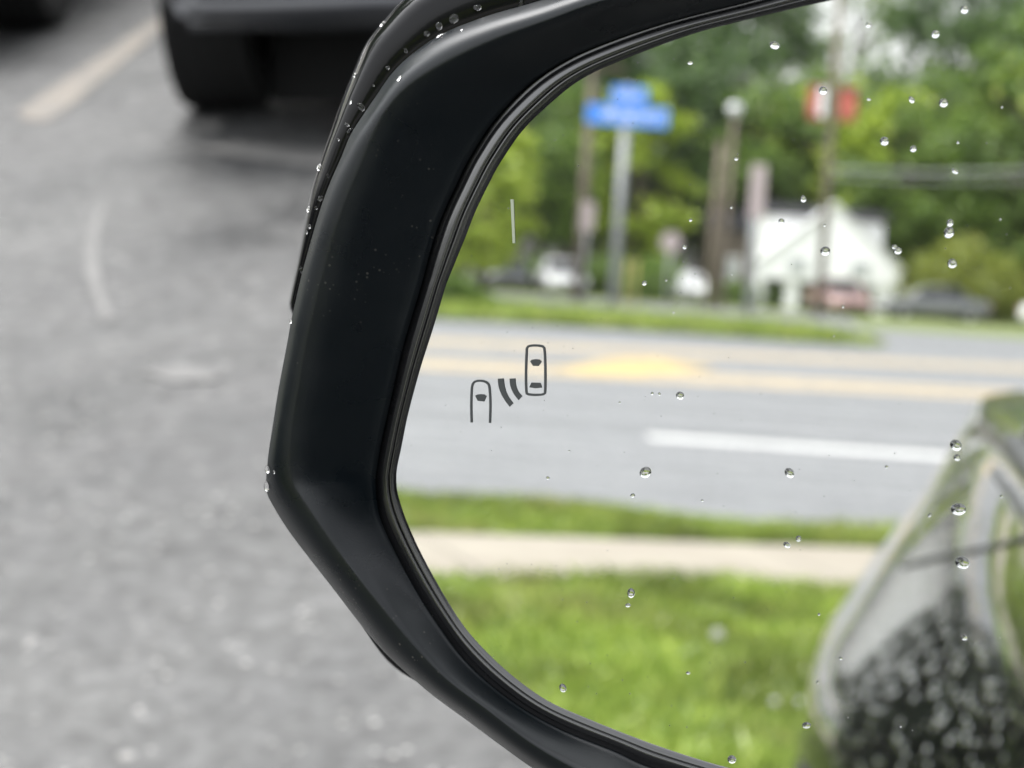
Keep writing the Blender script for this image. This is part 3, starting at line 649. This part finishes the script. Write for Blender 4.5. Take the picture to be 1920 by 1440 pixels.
# ------------------------------------------------------------------ vehicles
def make_car(name, label, paint, loc, rz, group=None, L_=4.6, Wd=1.84, Ht=1.46, clear=.22, belt=.92, kind='sedan', bump=.0):
    root = thing(name, label, 'car' if kind != 'truck' else 'pickup truck', loc, rz, group)
    hl = L_/2; hw = Wd/2
    if kind == 'sedan':
        st = [(hl, .74, .10, .60), (hl-.08, .86, .02, .70), (hl-.3, .95, 0, .76), (hl-.9, 1, 0, .84), (hl-1.4, 1, 0, belt), (-.2, 1, 0, belt+.01), (-hl+1.0, 1, 0, belt+.03), (-hl+.3, .96, .02, belt+.02), (-hl+.06, .86, .10, belt-.05), (-hl, .76, .16, belt-.2)]
    else:
        st = [(hl, .80, .03, belt-.30), (hl-.05, .90, .0, belt-.16), (hl-.22, .97, .0, belt-.05), (hl-.9, 1, 0, belt), (hl-1.5, 1, 0, belt+.03), (0, 1, 0, belt+.04), (-hl+.8, 1, 0, belt+.04), (-hl+.2, .97, .02, belt+.02), (-hl+.04, .9, .06, belt-.05), (-hl, .84, .12, belt-.25)]
    bm = bmesh.new(); rings = []
    for x, wq, zb, zt in st:
        h_ = hw*wq; b = clear + zb
        half = [(0, b), (h_*.55, b), (h_*.86, b + .02), (h_*.97, b + .10), (h_, b + .22), (h_*.99, (b+zt)/2 + .08), (h_*.965, zt - .07), (h_*.90, zt - .01), (h_*.6, zt + .015), (0, zt + .03)]
        rings.append([Vector((x, y, z)) for y, z in half] + [Vector((x, -y, z)) for y, z in reversed(half[1:-1])])
    loft(bm, rings, True, True)
    ob = obj('body', bm, paint, root, smooth=True)
    # cabin
    if kind == 'sedan': lo, hi = [(hl-1.25, .90), (-hl+.75, .88)], [(hl-2.05, .72), (-hl+1.5, .70)]
    elif kind == 'suv': lo, hi = [(hl-1.2, .92), (-hl+.12, .90)], [(hl-1.85, .76), (-hl+.45, .74)]
    else: lo, hi = [(hl-1.35, .92), (-.75, .92)], [(hl-2.05, .78), (-.6, .78)]
    zb, zt = belt - .02, Ht - .05
    bm = bmesh.new(); vs = []
    for (a, b, z) in ((lo[0], lo[1], zb), (hi[0], hi[1], zt)):
        vs.append([Vector((a[0], hw*a[1], z)), Vector((b[0], hw*b[1], z)), Vector((b[0], -hw*b[1], z)), Vector((a[0], -hw*a[1], z))])
    loft(bm, vs, True, True); bmesh.ops.bevel(bm, geom=bm.edges[:], offset=.05, segments=2, affect='EDGES'); obj('window', bm, M['glass'], root, smooth=False)
    bm = bmesh.new(); a, b = hi; box(bm, b[0]-.05, a[0]+.08, -hw*a[1]-.02, hw*a[1]+.02, zt-.035, Ht); bmesh.ops.bevel(bm, geom=bm.edges[:], offset=.03, segments=2, affect='EDGES'); obj('roof', bm, paint, root, smooth=True)
    for sg in (1, -1):
        for (p, q) in ((Vector((lo[0][0], sg*hw*lo[0][1], zb)), Vector((hi[0][0], sg*hw*hi[0][1], zt))), (Vector((lo[1][0], sg*hw*lo[1][1], zb)), Vector((hi[1][0], sg*hw*hi[1][1], zt))),
                       (Vector(((lo[0][0]+lo[1][0])/2, sg*hw*lo[0][1], zb)), Vector(((hi[0][0]+hi[1][0])/2, sg*hw*hi[0][1], zt)))): 
            bm = bmesh.new(); tube(bm, [p, q], .045, 6); obj('pillar', bm, paint, root)
    wr = .33 if kind == 'sedan' else .39; wt = .22 if kind == 'sedan' else .28
    for x in (hl-.88, -hl+.92):
        for sg in (1, -1):
            t, q = wheel_bm(wr, wt); mt = Matrix.Translation((x, sg*(hw-wt/2+.012), wr)) @ Matrix.Diagonal((1, sg, 1, 1))
            bmesh.ops.transform(t, matrix=mt, verts=t.verts); bmesh.ops.transform(q, matrix=mt, verts=q.verts)
            wv = obj('wheel', t, M['tyre'], root); obj('rim', q, M['rim'], wv, smooth=True)
    for sg in (1, -1):
        obj('headlight', bbox(hl-.22, hl-.035, sg*hw*.62-.20, sg*hw*.62+.20, st[1][3]-.17, st[1][3]-.02, .03), M['lamp'], root, smooth=True)
        obj('tail_light', bbox(-hl-.005, -hl+.16, sg*hw*.66-.17, sg*hw*.66+.17, belt-.22, belt-.07, .03), M['tail'], root, smooth=True)
    obj('grille', bbox(hl-.03, hl+.012, -hw*.42, hw*.42, clear+.17, st[0][3]-.06, .02), M['black_trim'], root)
    obj('bumper', bbox(hl-.16, hl+.035, -hw*.84, hw*.84, clear+.02, clear+.15, .04), M['car_dark'] if kind == 'truck' else M['black_trim'], root, smooth=True)
    if kind == 'truck':
        obj('underside_shade', bbox(hl-1.15, hl-.80, -hw+wt-.005, hw-wt+.005, .02, clear+.1, .01), M['tyre'], root)  # dark panel added to stand for the shade under the truck
        obj('truck_bed', bbox(-hl+.12, -.85, -hw*.84, hw*.84, belt+.035, belt+.06, .01), M['black_trim'], root)
    return root
# the dark vehicle whose front tyre stands beyond the mirror
tg = ground(425, 212)
AZL = R(45.0); away = Vector((-math.sin(AZL), math.cos(AZL), 0)); rightv = Vector((away.y, -away.x, 0))
Lt, Wt = 5.2, 1.98
ctr = tg + away*(Lt/2 - .88 + .12) + rightv*(Wt/2 - .13)
make_car('pickup_truck', 'black pickup truck parked facing us over the end of the worn line', M['car_black'], (ctr.x, ctr.y, 0), math.atan2(-away.y, -away.x), 'vehicles parked in the lot', Lt, Wt, 1.85, .36, 1.12, 'truck')
tg2 = ground(60, 50)
ctr2 = tg2 + away*(2.4 - .88) - rightv*(.95 - .12)
make_car('parked_car', 'dark car parked at the top left across the worn parking line', M['car_dark'], (ctr2.x, ctr2.y, 0), math.atan2(-away.y, -away.x), 'vehicles parked in the lot', 4.8, 1.9, 1.7, .26, 1.02, 'suv')

# ------------------------------------------------------------------ across the road: cars
def far_car(px, D, rz, label, paint, **kw):
    p = far(px, D); return make_car('parked_car', label, M[paint], (p.x, p.y, .008), rz, 'cars parked across the road', **kw)
far_car(1052, 97, R(82), 'pale silver car parked under the brown pole across the road', 'car_silver')
far_car(862, 90, R(88), 'dark car parked below the bright yellow green tree', 'car_dark')
far_car(948, 98, R(86), 'dark grey car between the yellow green tree and pale silver car', 'car_dark')
far_car(1284, 98, R(86), 'small white car parked beside the round white glint disc', 'car_white', L_=4.1, Wd=1.72, Ht=1.3, belt=.84)
far_car(1572, 93, R(80), 'faded red small car parked before the white porch', 'car_red', L_=4.1)
far_car(1748, 95, R(176), 'grey sedan parked side on, right of the white house', 'car_grey')
far_car(2018, 93, R(8), 'white sedan parked side on before the dark shrubs', 'car_white')

# ------------------------------------------------------------------ across the road: houses
def house_main():
    D = 100; k = D/FPX; p = far(1548, D); h = thing('white_house', 'white house with a wide white front gable and posts, across the road', 'house', (p.x, p.y, 0))
    def X(px): return (px - 1548)*k
    def Z(px, py): return CV.z + (yh(px) - py)*k
    z1 = 4.25; xl, xr = X(1440), X(1656)
    w = obj('wall', bbox(xl, xr, -8, -1.6, 0, z1), M['wallw'], h)
    bm = bmesh.new(); a = [(-8.5+0, z1), (-4.8, z1+.5), (-1.2, z1)]
    rg = [[Vector((x, y, z)) for y, z in a] + [Vector((x, y, z-.12)) for y, z in reversed(a)] for x in (xl-.3, xr+.3)]
    # low front slope of the roof with the ridge set back
    loft(bm, rg, True, True); obj('roof', bm, M['roof'], h)
    # gabled front: pediment and shed sides
    bm = bmesh.new(); gl_, gr_ = X(1417), X(1684)
    pts_ = [(gl_, 2.02), (0.1, 4.62), (gr_, 2.02), (gr_, 1.30), (gl_, 1.30)]
    rg = [[Vector((x, y, z)) for x, z in pts_] for y in (-.9, 0)]
    loft(bm, rg, True, True); gb = obj('front_gable', bm, M['white'], h)
    bm = bmesh.new()
    for x0, z0, x1, zz1 in ((gl_-.15, 1.96, .1, 4.72), (.1, 4.72, gr_+.15, 1.96)):
        s = Vector((x0, 0, z0)); e = Vector((x1, 0, zz1)); q = Vector((0, 0, .09))
        loft(bm, [[s+Vector((0, -1.6, 0)), s+Vector((0, .15, 0)), s+q+Vector((0, .15, 0)), s+q+Vector((0, -1.6, 0))], [e+Vector((0, -1.6, 0)), e+Vector((0, .15, 0)), e+q+Vector((0, .15, 0)), e+q+Vector((0, -1.6, 0))]], True, True)
    obj('gable_roof', bm, M['white'], h)
    for px, wd in ((1484, .55), (1656, .85), (1425, .3)):
        obj('porch_post', bbox(X(px)-wd/2, X(px)+wd/2, -.42, -.12, 0, 1.30, .02), M['white'], h)
    for px in (1490, 1607):
        fr_ = obj('window', bbox(X(px)-.48, X(px)+.48, -.02, .04, 1.55, 2.35, .01), M['white'], h); obj('pane', bbox(X(px)-.40, X(px)+.40, .03, .05, 1.62, 2.28), M['pane'], fr_)
    obj('door', bbox(-.5, .5, -1.62, -1.55, .1, 1.25), M['pane'], h)
house_main()
def house_brown():
    D = 108; p = far(1385, D); h = thing('brown_house', 'brown house with a dark roof half hidden by the poles', 'house', (p.x, p.y, 0))
    obj('wall', bbox(-1.6, 1.7, -7, 0, 0, 3.6), M['brownw'], h)
    bm = bmesh.new(); a = [(-7.4, 3.55), (-3.5, 5.3), (.4, 3.55)]
    loft(bm, [[Vector((x, y, z)) for y, z in a] + [Vector((x, y, z-.12)) for y, z in reversed(a)] for x in (-1.9, 2.0)], True, True); obj('roof', bm, M['roof'], h)
    for x in (-.5, .9):
        fr_ = obj('window', bbox(x-.45, x+.45, -.02, .05, 1.0, 2.2, .01), M['white'], h); obj('pane', bbox(x-.37, x+.37, .04, .06, 1.08, 2.12), M['pane'], fr_)
    obj('door', bbox(-1.5, -.9, -.02, .04, .1, 2.0), M['brownw'], h)
house_brown()

# ------------------------------------------------------------------ poles, signs, wires
def upole(px, D, top, label, lean=0, rad=.15, arms=1, name='utility_pole', material='wood'):
    p = far(px, D); t = thing(name, label, name.replace('_', ' '), (p.x, p.y, 0), 0, 'poles across the road')
    bm = bmesh.new(); tube(bm, [(0, 0, 0), (lean*.5, 0, top*.5), (lean, 0, top)], [rad*1.15, rad, rad*.75], 12); obj('pole', bm, M[material], t, smooth=True)
    for i in range(arms):
        obj('crossarm', bbox(lean*.95-1.1, lean*.95+1.1, .16, .28, top-.5-i*.8, top-.38-i*.8, .01), M['wood'], t)
    return t
upole(1083, 82, 8.8, 'brown wooden pole left of the blue street sign', .0, .17)
upole(1330, 88, 6.4, 'short brown wooden pole beside the lamp post', .0, .15, 0)
up = upole(1536, 84, 13.5, 'tall thin wooden pole carrying two red banners', -.1, .14, 2)
pl = upole(1352, 86, 7.4, 'lamp post with a pale round head beside a brown pole', 0, .12, 0, 'lamp_post', 'wood')
bm = bmesh.new(); bmesh.ops.create_uvsphere(bm, u_segments=14, v_segments=8, radius=.30)
for v in bm.verts: v.co = Vector((v.co.x, v.co.y, v.co.z*.9 + 7.5))
obj('lamp_head', bm, M['lamp'], pl, smooth=True)
# blue street-name sign
D = 70; k = D/FPX; p = far(1150, D); ss = thing('street_sign', 'blue street name sign, a short blade above a long one, on a grey post', 'street sign', (p.x, p.y, 0))
zt_ = CV.z + (507-232)*k + .25
bm = bmesh.new(); tube(bm, [(0, 0, 0), (0, 0, zt_+.9)], .135, 14); obj('post', bm, M['steel'], ss, smooth=True)
bl = obj('sign_blade', bbox(-1.22, 1.28, .20, .25, zt_-.36, zt_+.24, .02), M['blue'], ss)
b2 = obj('sign_blade', bbox(-.50, .60, .20, .25, zt_+.27, zt_+.83, .02), M['blue'], ss)
bm = bmesh.new(); x = -.70; R2 = random.Random(4)
while x < 1.1:
    w_ = R2.uniform(.10, .15)
    box(bm, x, x+.045, .255, .258, zt_-.20, zt_+.10)
    if R2.random() < .7: box(bm, x+.047, x+w_, .255, .258, zt_-.20 + .26*R2.choice((0, .5, 1)), zt_-.155 + .26*R2.choice((0, .5, 1)) + .045)
    x += w_ + .05
obj('lettering', bm, M['white'], bl)
bm = bmesh.new(); x = -.30
while x < .4:
    w_ = R2.uniform(.09, .13); box(bm, x, x+.04, .255, .258, zt_+.44, zt_+.68); box(bm, x+.042, x+w_, .255, .258, zt_+.53, zt_+.57); x += w_ + .05
obj('lettering', bm, M['white'], b2)
# red banners on the tall pole
Dp = 84; kp = Dp/FPX
for sx, lab, ww in ((-.62, 'red and white banner hung left of the tall pole', True), (.52, 'plain red banner hung right of the tall pole', False)):
    p = far(1536, Dp); zb = CV.z + (533-228)*kp
    t = thing('banner', lab, 'banner', (p.x+sx-.06, p.y+.22, zb), 0, 'red banners on the tall pole')
    bm = bmesh.new(); rg = []
    for i in range(8):
        z = 1.25*i/7; yy = .05*math.sin(i*.9)
        rg.append([Vector((-.32, yy, z)), Vector((.30, yy-.03, z)), Vector((.30, yy-.05, z)), Vector((-.32, yy-.02, z))])
    loft(bm, rg, True, True); c_ = obj('cloth', bm, M['redcloth'], t)
    if ww: obj('white_panel', bbox(.06, .32, .075, .085, .12, 1.15), M['white'], c_)
    obj('bracket', bbox(-.36, .36, -.05, .0, 1.25, 1.30), M['steel'], t)
# smaller signs and posts, and a white disc for a glint
def post_sign(px, D, zc, w_, h_, face, label, shape='rect', post='steel', rad=.05, name='sign_or_glint'):
    p = far(px, D); t = thing(name, label, 'sign', (p.x, p.y, 0))
    bm = bmesh.new(); tube(bm, [(0, 0, 0), (0, 0, zc+h_*.4)], rad, 10); obj('post', bm, M[post], t, smooth=True)
    if shape == 'rect': bm = bbox(-w_/2, w_/2, rad+.01, rad+.04, zc-h_/2, zc+h_/2, .01)
    else:
        bm = bmesh.new(); lathe(bm, [(.001, rad+.04), (w_/2, rad+.04), (w_/2, rad+.01), (.001, rad+.01)], 28)
        for v in bm.verts: v.co.z += zc
    obj('sign_face', bm, M[face], t)
post_sign(1092, 74, 2.85, .42, .95, 'pink', 'narrow pale pink sign in front of the brown wooden pole')
post_sign(1250, 80, 2.3, .72, .72, 'pink', 'round pale pink sign between the blue sign and the lamp post', 'round')
post_sign(1288, 82, 1.05, .62, .62, 'white', 'round white disc standing for a glint above the small white car', 'round')  # white disc on a post, painted stand-in for a blurred windscreen glint
post_sign(1404, 76, 4.1, .50, 1.8, 'pink', 'tall pale sign on a grey post before the brown house', 'rect', 'steel', .14, 'tall_sign')
for px, lab in ((1172, 'yellow post just right of the blue sign post'), (1190, 'second yellow post, right of the first')):
    p = far(px, 78); t = thing('bollard', lab, 'bollard', (p.x, p.y, 0), 0, 'yellow posts')
    bm = bmesh.new(); tube(bm, [(0, 0, 0), (0, 0, 1.5), (0, 0, 1.56)], [.05, .05, .03], 12); obj('post', bm, M['yellow'], t, smooth=True); obj('base', bbox(-.16, .16, -.16, .16, 0, .05, .01), M['kerb'], t)
# overhead cables
pA = far(1536, 84); pB = Vector((pA.x+26, pA.y+6, 0))
ub = upole(1536, 84, 12.5, 'wooden pole beyond the right edge holding the cable', 0, .16, 1); ub.location = pB
def cable(a, b, sag, rad, label):
    bm = bmesh.new(); tube(bm, [a.lerp(b, i/24) - Vector((0, 0, sag*4*(i/24)*(1-i/24))) for i in range(25)], rad, 6)
    tag(obj('cable', bm, M['cable'], smooth=True), label, 'cable', 'cables across the road')
cable(pA + Vector((0, .15, 5.45)), pB + Vector((0, .15, 11.5)), 1.6, .06, 'thick grey cable rising to the right from the tall pole')
cable(pA + Vector((0, .15, 5.15)), pB + Vector((0, .15, 10.9)), 1.6, .035, 'thin cable just under the thick grey cable')
cable(pA + Vector((-1, .25, 12.7)), far(700, 82) + Vector((0, 0, 9.5)), .8, .025, 'thin cable high above the signs')

# ------------------------------------------------------------------ trees, shrubs, grass
def leaf(bm, p, s, rnd):
    d = Vector((rnd.gauss(0, 1), rnd.gauss(0, 1), rnd.gauss(0, 1)+.5)).normalized(); a = d.orthogonal().normalized()
    a.rotate(Matrix.Rotation(rnd.uniform(0, 6.28), 3, d)); b = d.cross(a)
    bm.faces.new([bm.verts.new(p + a*s), bm.verts.new(p + b*s*.5 + d*s*.12), bm.verts.new(p - a*s*.9), bm.verts.new(p - b*s*.5 + d*s*.12)])
def make_tree(name, label, seed, h, cr, mat_, n_clump, n_leaf, size, base=.25, group='trees across the road', squash=1.0, trunk=.28):
    rnd = random.Random(seed); t = thing(name, label, 'tree', (0, 0, 0), 0, group)
    tb = bmesh.new(); tube(tb, [(0, 0, 0), (.1*rnd.uniform(-1, 1), .1, h*.3), (.3*rnd.uniform(-1, 1), .2, h*.6), (0, 0, h*.9)], [trunk, trunk*.8, trunk*.5, trunk*.12], 9)
    lb = bmesh.new(); cz = h*(base + (1-base)/2); rz_ = h*(1-base)/2
    for c in range(n_clump):
        while True:
            d = Vector((rnd.uniform(-1, 1), rnd.uniform(-1, 1), rnd.uniform(-1, 1)))
            if .25 < d.length < 1: break
        q = d.length**.5; d = d.normalized()*q
        wq = 1 - .35*max(0, d.z)
        ctr_ = Vector((d.x*cr*wq, d.y*cr*wq, cz + d.z*rz_*squash)); cs = rnd.uniform(.6, 1.25)*cr*.26
        tube(tb, [(0, 0, min(h*.8, max(h*base*.6, ctr_.z - cr*.5))), Vector((ctr_.x*.55, ctr_.y*.55, ctr_.z - cr*.18)), ctr_], [trunk*.30, trunk*.18, trunk*.05], 5, False)
        for k in range(n_leaf):
            o_ = Vector((rnd.gauss(0, 1), rnd.gauss(0, 1), rnd.gauss(0, .65)))*cs*.6
            leaf(lb, ctr_ + o_, size*rnd.uniform(.6, 1.3), rnd)
    obj('trunk', tb, M['bark'], t, smooth=True); obj('crown', lb, mat_, t, normals=False)
    return t
def place(proto, p, rz, sc, label=None, first=False):
    o = proto if first else copy_tree(proto)
    o.location = (p[0], p[1], 0); o.rotation_euler = (0, 0, rz); o.scale = (sc[0], sc[0], sc[1])
    if label: o['label'] = label
    return o
oak = make_tree('shade_tree', 'large dark green shade tree in the dense row behind the houses', 1, 17, 5.2, M['leaf_dark'], 74, 95, .30, .16)
maple = make_tree('maple_tree', 'mid green leafy tree standing among the darker trees', 2, 15, 4.2, M['leaf_mid'], 58, 90, .28, .18)
loose = make_tree('open_tree', 'loose open crowned tree with sky showing through', 3, 18, 4.2, M['leaf_mid'], 34, 36, .30, .30)
lime = make_tree('young_tree', 'bright yellow green young tree at the left of the reflection', 4, 6.4, 1.5, M['leaf_light'], 46, 70, .16, .12, trunk=.12)
bush = make_tree('round_shrub', 'golden green round shrub right of the grey sedan', 5, 3.4, 2.3, M['leaf_gold'], 60, 80, .13, .02, group='shrubs across the road', squash=.9, trunk=.10)
hedge = make_tree('leafy_shrub', 'low mid green shrub in the hedge before the houses', 6, 1.3, .9, M['leaf_mid'], 30, 60, .09, .02, group='shrubs across the road', squash=.9, trunk=.05)
evergreen = make_tree('reflection_shrub', 'dark evergreen shrub added beside the lawn to darken the reflection in the car flank', 8, 1.75, .85, M['leaf_deep'], 40, 60, .07, .02, group='hedge beside the lawn', squash=.9, trunk=.05)
fl = {id(x): True for x in (oak, maple, loose, lime, bush, hedge)}
def put(proto, px, D, rz, sx, sz, label=None):
    p = far(px, D); place(proto, p, rz, (sx, sz), label, fl.pop(id(proto), False))
for px, D, s_ in ((1525, 113, 1.85), (1915, 110, 2.1), (1650, 108, 1.7), (1180, 108, 1.6)):
    p = far(px, D); o = copy_tree(lime); o.location = p; o.scale = (s_*1.15, s_*1.15, s_); o.rotation_euler = (0, 0, px)
    o['label'] = 'tall yellow green tree standing out among the darker trees'
put(lime, 905, 74, 0, 1.0, 1.0); put(lime, 872, 71, 1, 1.0, .85, 'low bright yellow green young tree in front of its taller neighbours'); put(lime, 850, 78, 2, 1.2, 1.3, 'bright yellow green young tree beside the mirror edge')
for i, (px, D, s) in enumerate(((1010, 118, 1.0), (1150, 122, 1.05), (1260, 116, .95), (1370, 126, 1.1), (1470, 120, 1.0), (1700, 118, .95), (1790, 124, 1.08), (1890, 116, 1.0), (1990, 120, 1.1), (880, 126, 1.0), (760, 118, 1.1), (1600, 150, 1.1), (1100, 150, 1.2), (1320, 152, 1.2))):
    put(oak, px, D, i*1.3, s, s*RND.uniform(.85, 1.0)*(.74 if px in (1470, 1700, 1890) else .84 if px in (1150, 1260) else .62 if D > 140 else 1.10 if px > 1430 else 1.04))
for i, (px, D, s) in enumerate(((1530, 110, .74), (1640, 114, .70), (1850, 108, .62), (1920, 104, .9), (1060, 112, .7), (1220, 128, .9), (960, 104, .75))):
    put(maple, px, D, i*2.1, s*1.1, s*RND.uniform(.9, 1.05)*(1.15 if px > 1450 else 1), 'mid green leafy tree standing among the darker trees')
for i, (px, D, s) in enumerate(((1430, 134, 1.0), (1570, 128, 1.05), (1670, 132, 1.0), (1190, 132, 1.0), (1800, 136, 1.0))): put(loose, px, D, i*1.7, s, s)
for i, (px, D, s) in enumerate(((1745, 110, .8), (1690, 106, .7), (1400, 112, .75), (830, 104, .7), (1930, 112, 1.0))): put(maple, px, D, i*1.3+.4, s, s, 'mid green leafy tree standing among the darker trees')
put(bush, 1806, 98, 0, 1.05, 1.08); put(bush, 1872, 98, 2, .7, .6, 'smaller golden green shrub at the right edge of the reflection')
for i, (px, D, s) in enumerate(((1440, 101, 1.0), (1515, 101, .9), (1538, 101, .8), (1590, 101, .9), (1620, 101, .8), (1380, 100, 1.0), (1215, 96, 1.3), (1240, 98, 1.2), (1120, 98, 1.2), (1160, 100, 1.3), (1010, 100, 1.2), (925, 100, 1.1))):
    put(hedge, px, D, i*.9, s, s*RND.uniform(.9, 1.3), 'low mid green shrub in the hedge before the houses')
for i, (px, D, s) in enumerate(((842, 52, .8), (800, 51, 1.0), (880, 55, .55), (905, 55, .45))): put(hedge, px, D, i, s, s*.8, 'low bright shrub on the far verge at the mirror edge')
for i in range(8):                                                 # unseen hedge added on the lawn to darken the car's flank low down
    a_ = R(17 + 4.6*i); rd = 6.6 + .25*(i % 2); o = evergreen if i == 0 else copy_tree(evergreen)
    o.location = (CV.x - rd*math.sin(a_), CV.y - rd*math.cos(a_), ZL-.02); o.rotation_euler = (0, 0, i*1.3); o.scale = (1, 1, RND.uniform(.9, 1.12))
for i in range(8):                                                 # unseen tall trees added beyond the lot, their reflection darkens the wet asphalt
    a_ = R(22 + 9*i); o = copy_tree(oak); o.location = (-44*math.sin(a_), 44*math.cos(a_) + 3, 0); o.rotation_euler = (0, 0, i*2.3)
    o['label'] = 'large dark green tree in the row added beyond the lot to darken the wet asphalt'; o['group'] = 'trees added beyond the lot to darken the asphalt'
# unseen rows added to the side for dark reflections, and behind the parked vehicles
for i in range(5, 9):
    o = copy_tree(oak); o.location = (-26 - 6*math.sin(i*1.7) - i*2.0, -62 + i*11, 0); o.rotation_euler = (0, 0, i*1.1); o['label'] = 'large dark green tree in the row added beside the lot for dark reflections'; o['group'] = 'trees added beside the lot for dark reflections'

# grass on the lawn and the verge nearest the car
def blades(name, x0, x1, D0, D1, num, h0, h1, seed, z, wv=.006):
    rnd = random.Random(seed); bm = bmesh.new()
    for i in range(num):
        x = rnd.uniform(x0, x1); y = YD(rnd.uniform(D0, D1)); c = math.sin(x*3.1+1.3*math.sin(y*2.3))*math.sin(y*4.3+x) 
        if -.02 < sw_off(x, y) < sw_w + .0: continue
        h = rnd.uniform(h0, h1)*(1 + .35*c); a = rnd.uniform(0, 6.28); w_ = wv*rnd.uniform(.7, 1.4); q = Vector((math.cos(a), math.sin(a), 0))*w_
        ln = Vector((rnd.gauss(0, .45), rnd.gauss(0, .45), 0))*h; p = Vector((x, y, z))
        v = [bm.verts.new(p-q), bm.verts.new(p+q), bm.verts.new(p+q*.8+ln*.4+Vector((0, 0, h*.6))), bm.verts.new(p+ln+Vector((0, 0, h))), bm.verts.new(p-q*.8+ln*.4+Vector((0, 0, h*.6)))]
        bm.faces.new(v)
    return tag(obj(name, bm, M['blade'], normals=False), 'short bright green grass growing in front of and behind the sidewalk', 'grass', None, 'stuff')
xa = behind(600, 1100, ZL).x - .6; xb = behind(1800, 1100, ZL).x + .8
blades('lawn_grass', xa-.5, xb+.5, Dk+.1, (d_w0+d_w1)/2, 52000, .04, .085, 11, ZL-.012)
blades('verge_grass', xa-.8, xb+.8, (d_w0+d_w1)/2, d_r0-.08, 42000, .04, .09, 12, ZL-.012)['label'] = 'narrow strip of green grass between the sidewalk and the road'
xc = far(500, 52).x; xd = far(1590, 50).x
blades('far_grass', xc, xd, 44.5, 57, 16000, .10, .22, 13, .08, .03)['label'] = 'long green grass on the verge across the road'
# dandelion clocks in the lawn
for i, (px, py, lab) in enumerate(((1345, 1190, 'white dandelion seed head in the lawn, the most visible one'), (1452, 1316, 'pale dandelion in the lawn near the car flank'), (1500, 1316, 'pale dandelion in the lawn close beside the car flank'))):
    p = behind(px, py, ZL+.10); t = thing('dandelion', lab, 'flower', (p.x, p.y, ZL-.01), 0, 'dandelions in the lawn')
    bm = bmesh.new(); tube(bm, [(0, 0, 0), (.004, 0, .06), (0, 0, .105)], .002, 6); obj('stem', bm, M['stem'], t)
    bm = bmesh.new(); rnd = random.Random(i)
    for q in range(160):
        d = Vector((rnd.gauss(0, 1), rnd.gauss(0, 1), rnd.gauss(0, 1))).normalized(); rad = (.017, .009, .008)[i]; c_ = Vector((0, 0, .11))
        a = d.orthogonal().normalized()*.0035; b = d.cross(a); tip = c_ + d*rad
        bm.faces.new([bm.verts.new(tip+a), bm.verts.new(tip+b), bm.verts.new(tip-a), bm.verts.new(tip-b)])
    obj('seed_head', bm, M['seed'], t, normals=False)
z_=Vector((0,0,1)); rr_=r-2*r.dot(n)*n; uu_=u-2*u.dot(n)*n
print('ROLLDEG', math.degrees(math.atan2(z_.dot(rr_), z_.dot(uu_))))
print('TG', tg, tg2)
print('CV', CV, 'n', n, 'cl,cw', cl, cw, 'D', d_w0, d_w1, d_r0, d_f0)
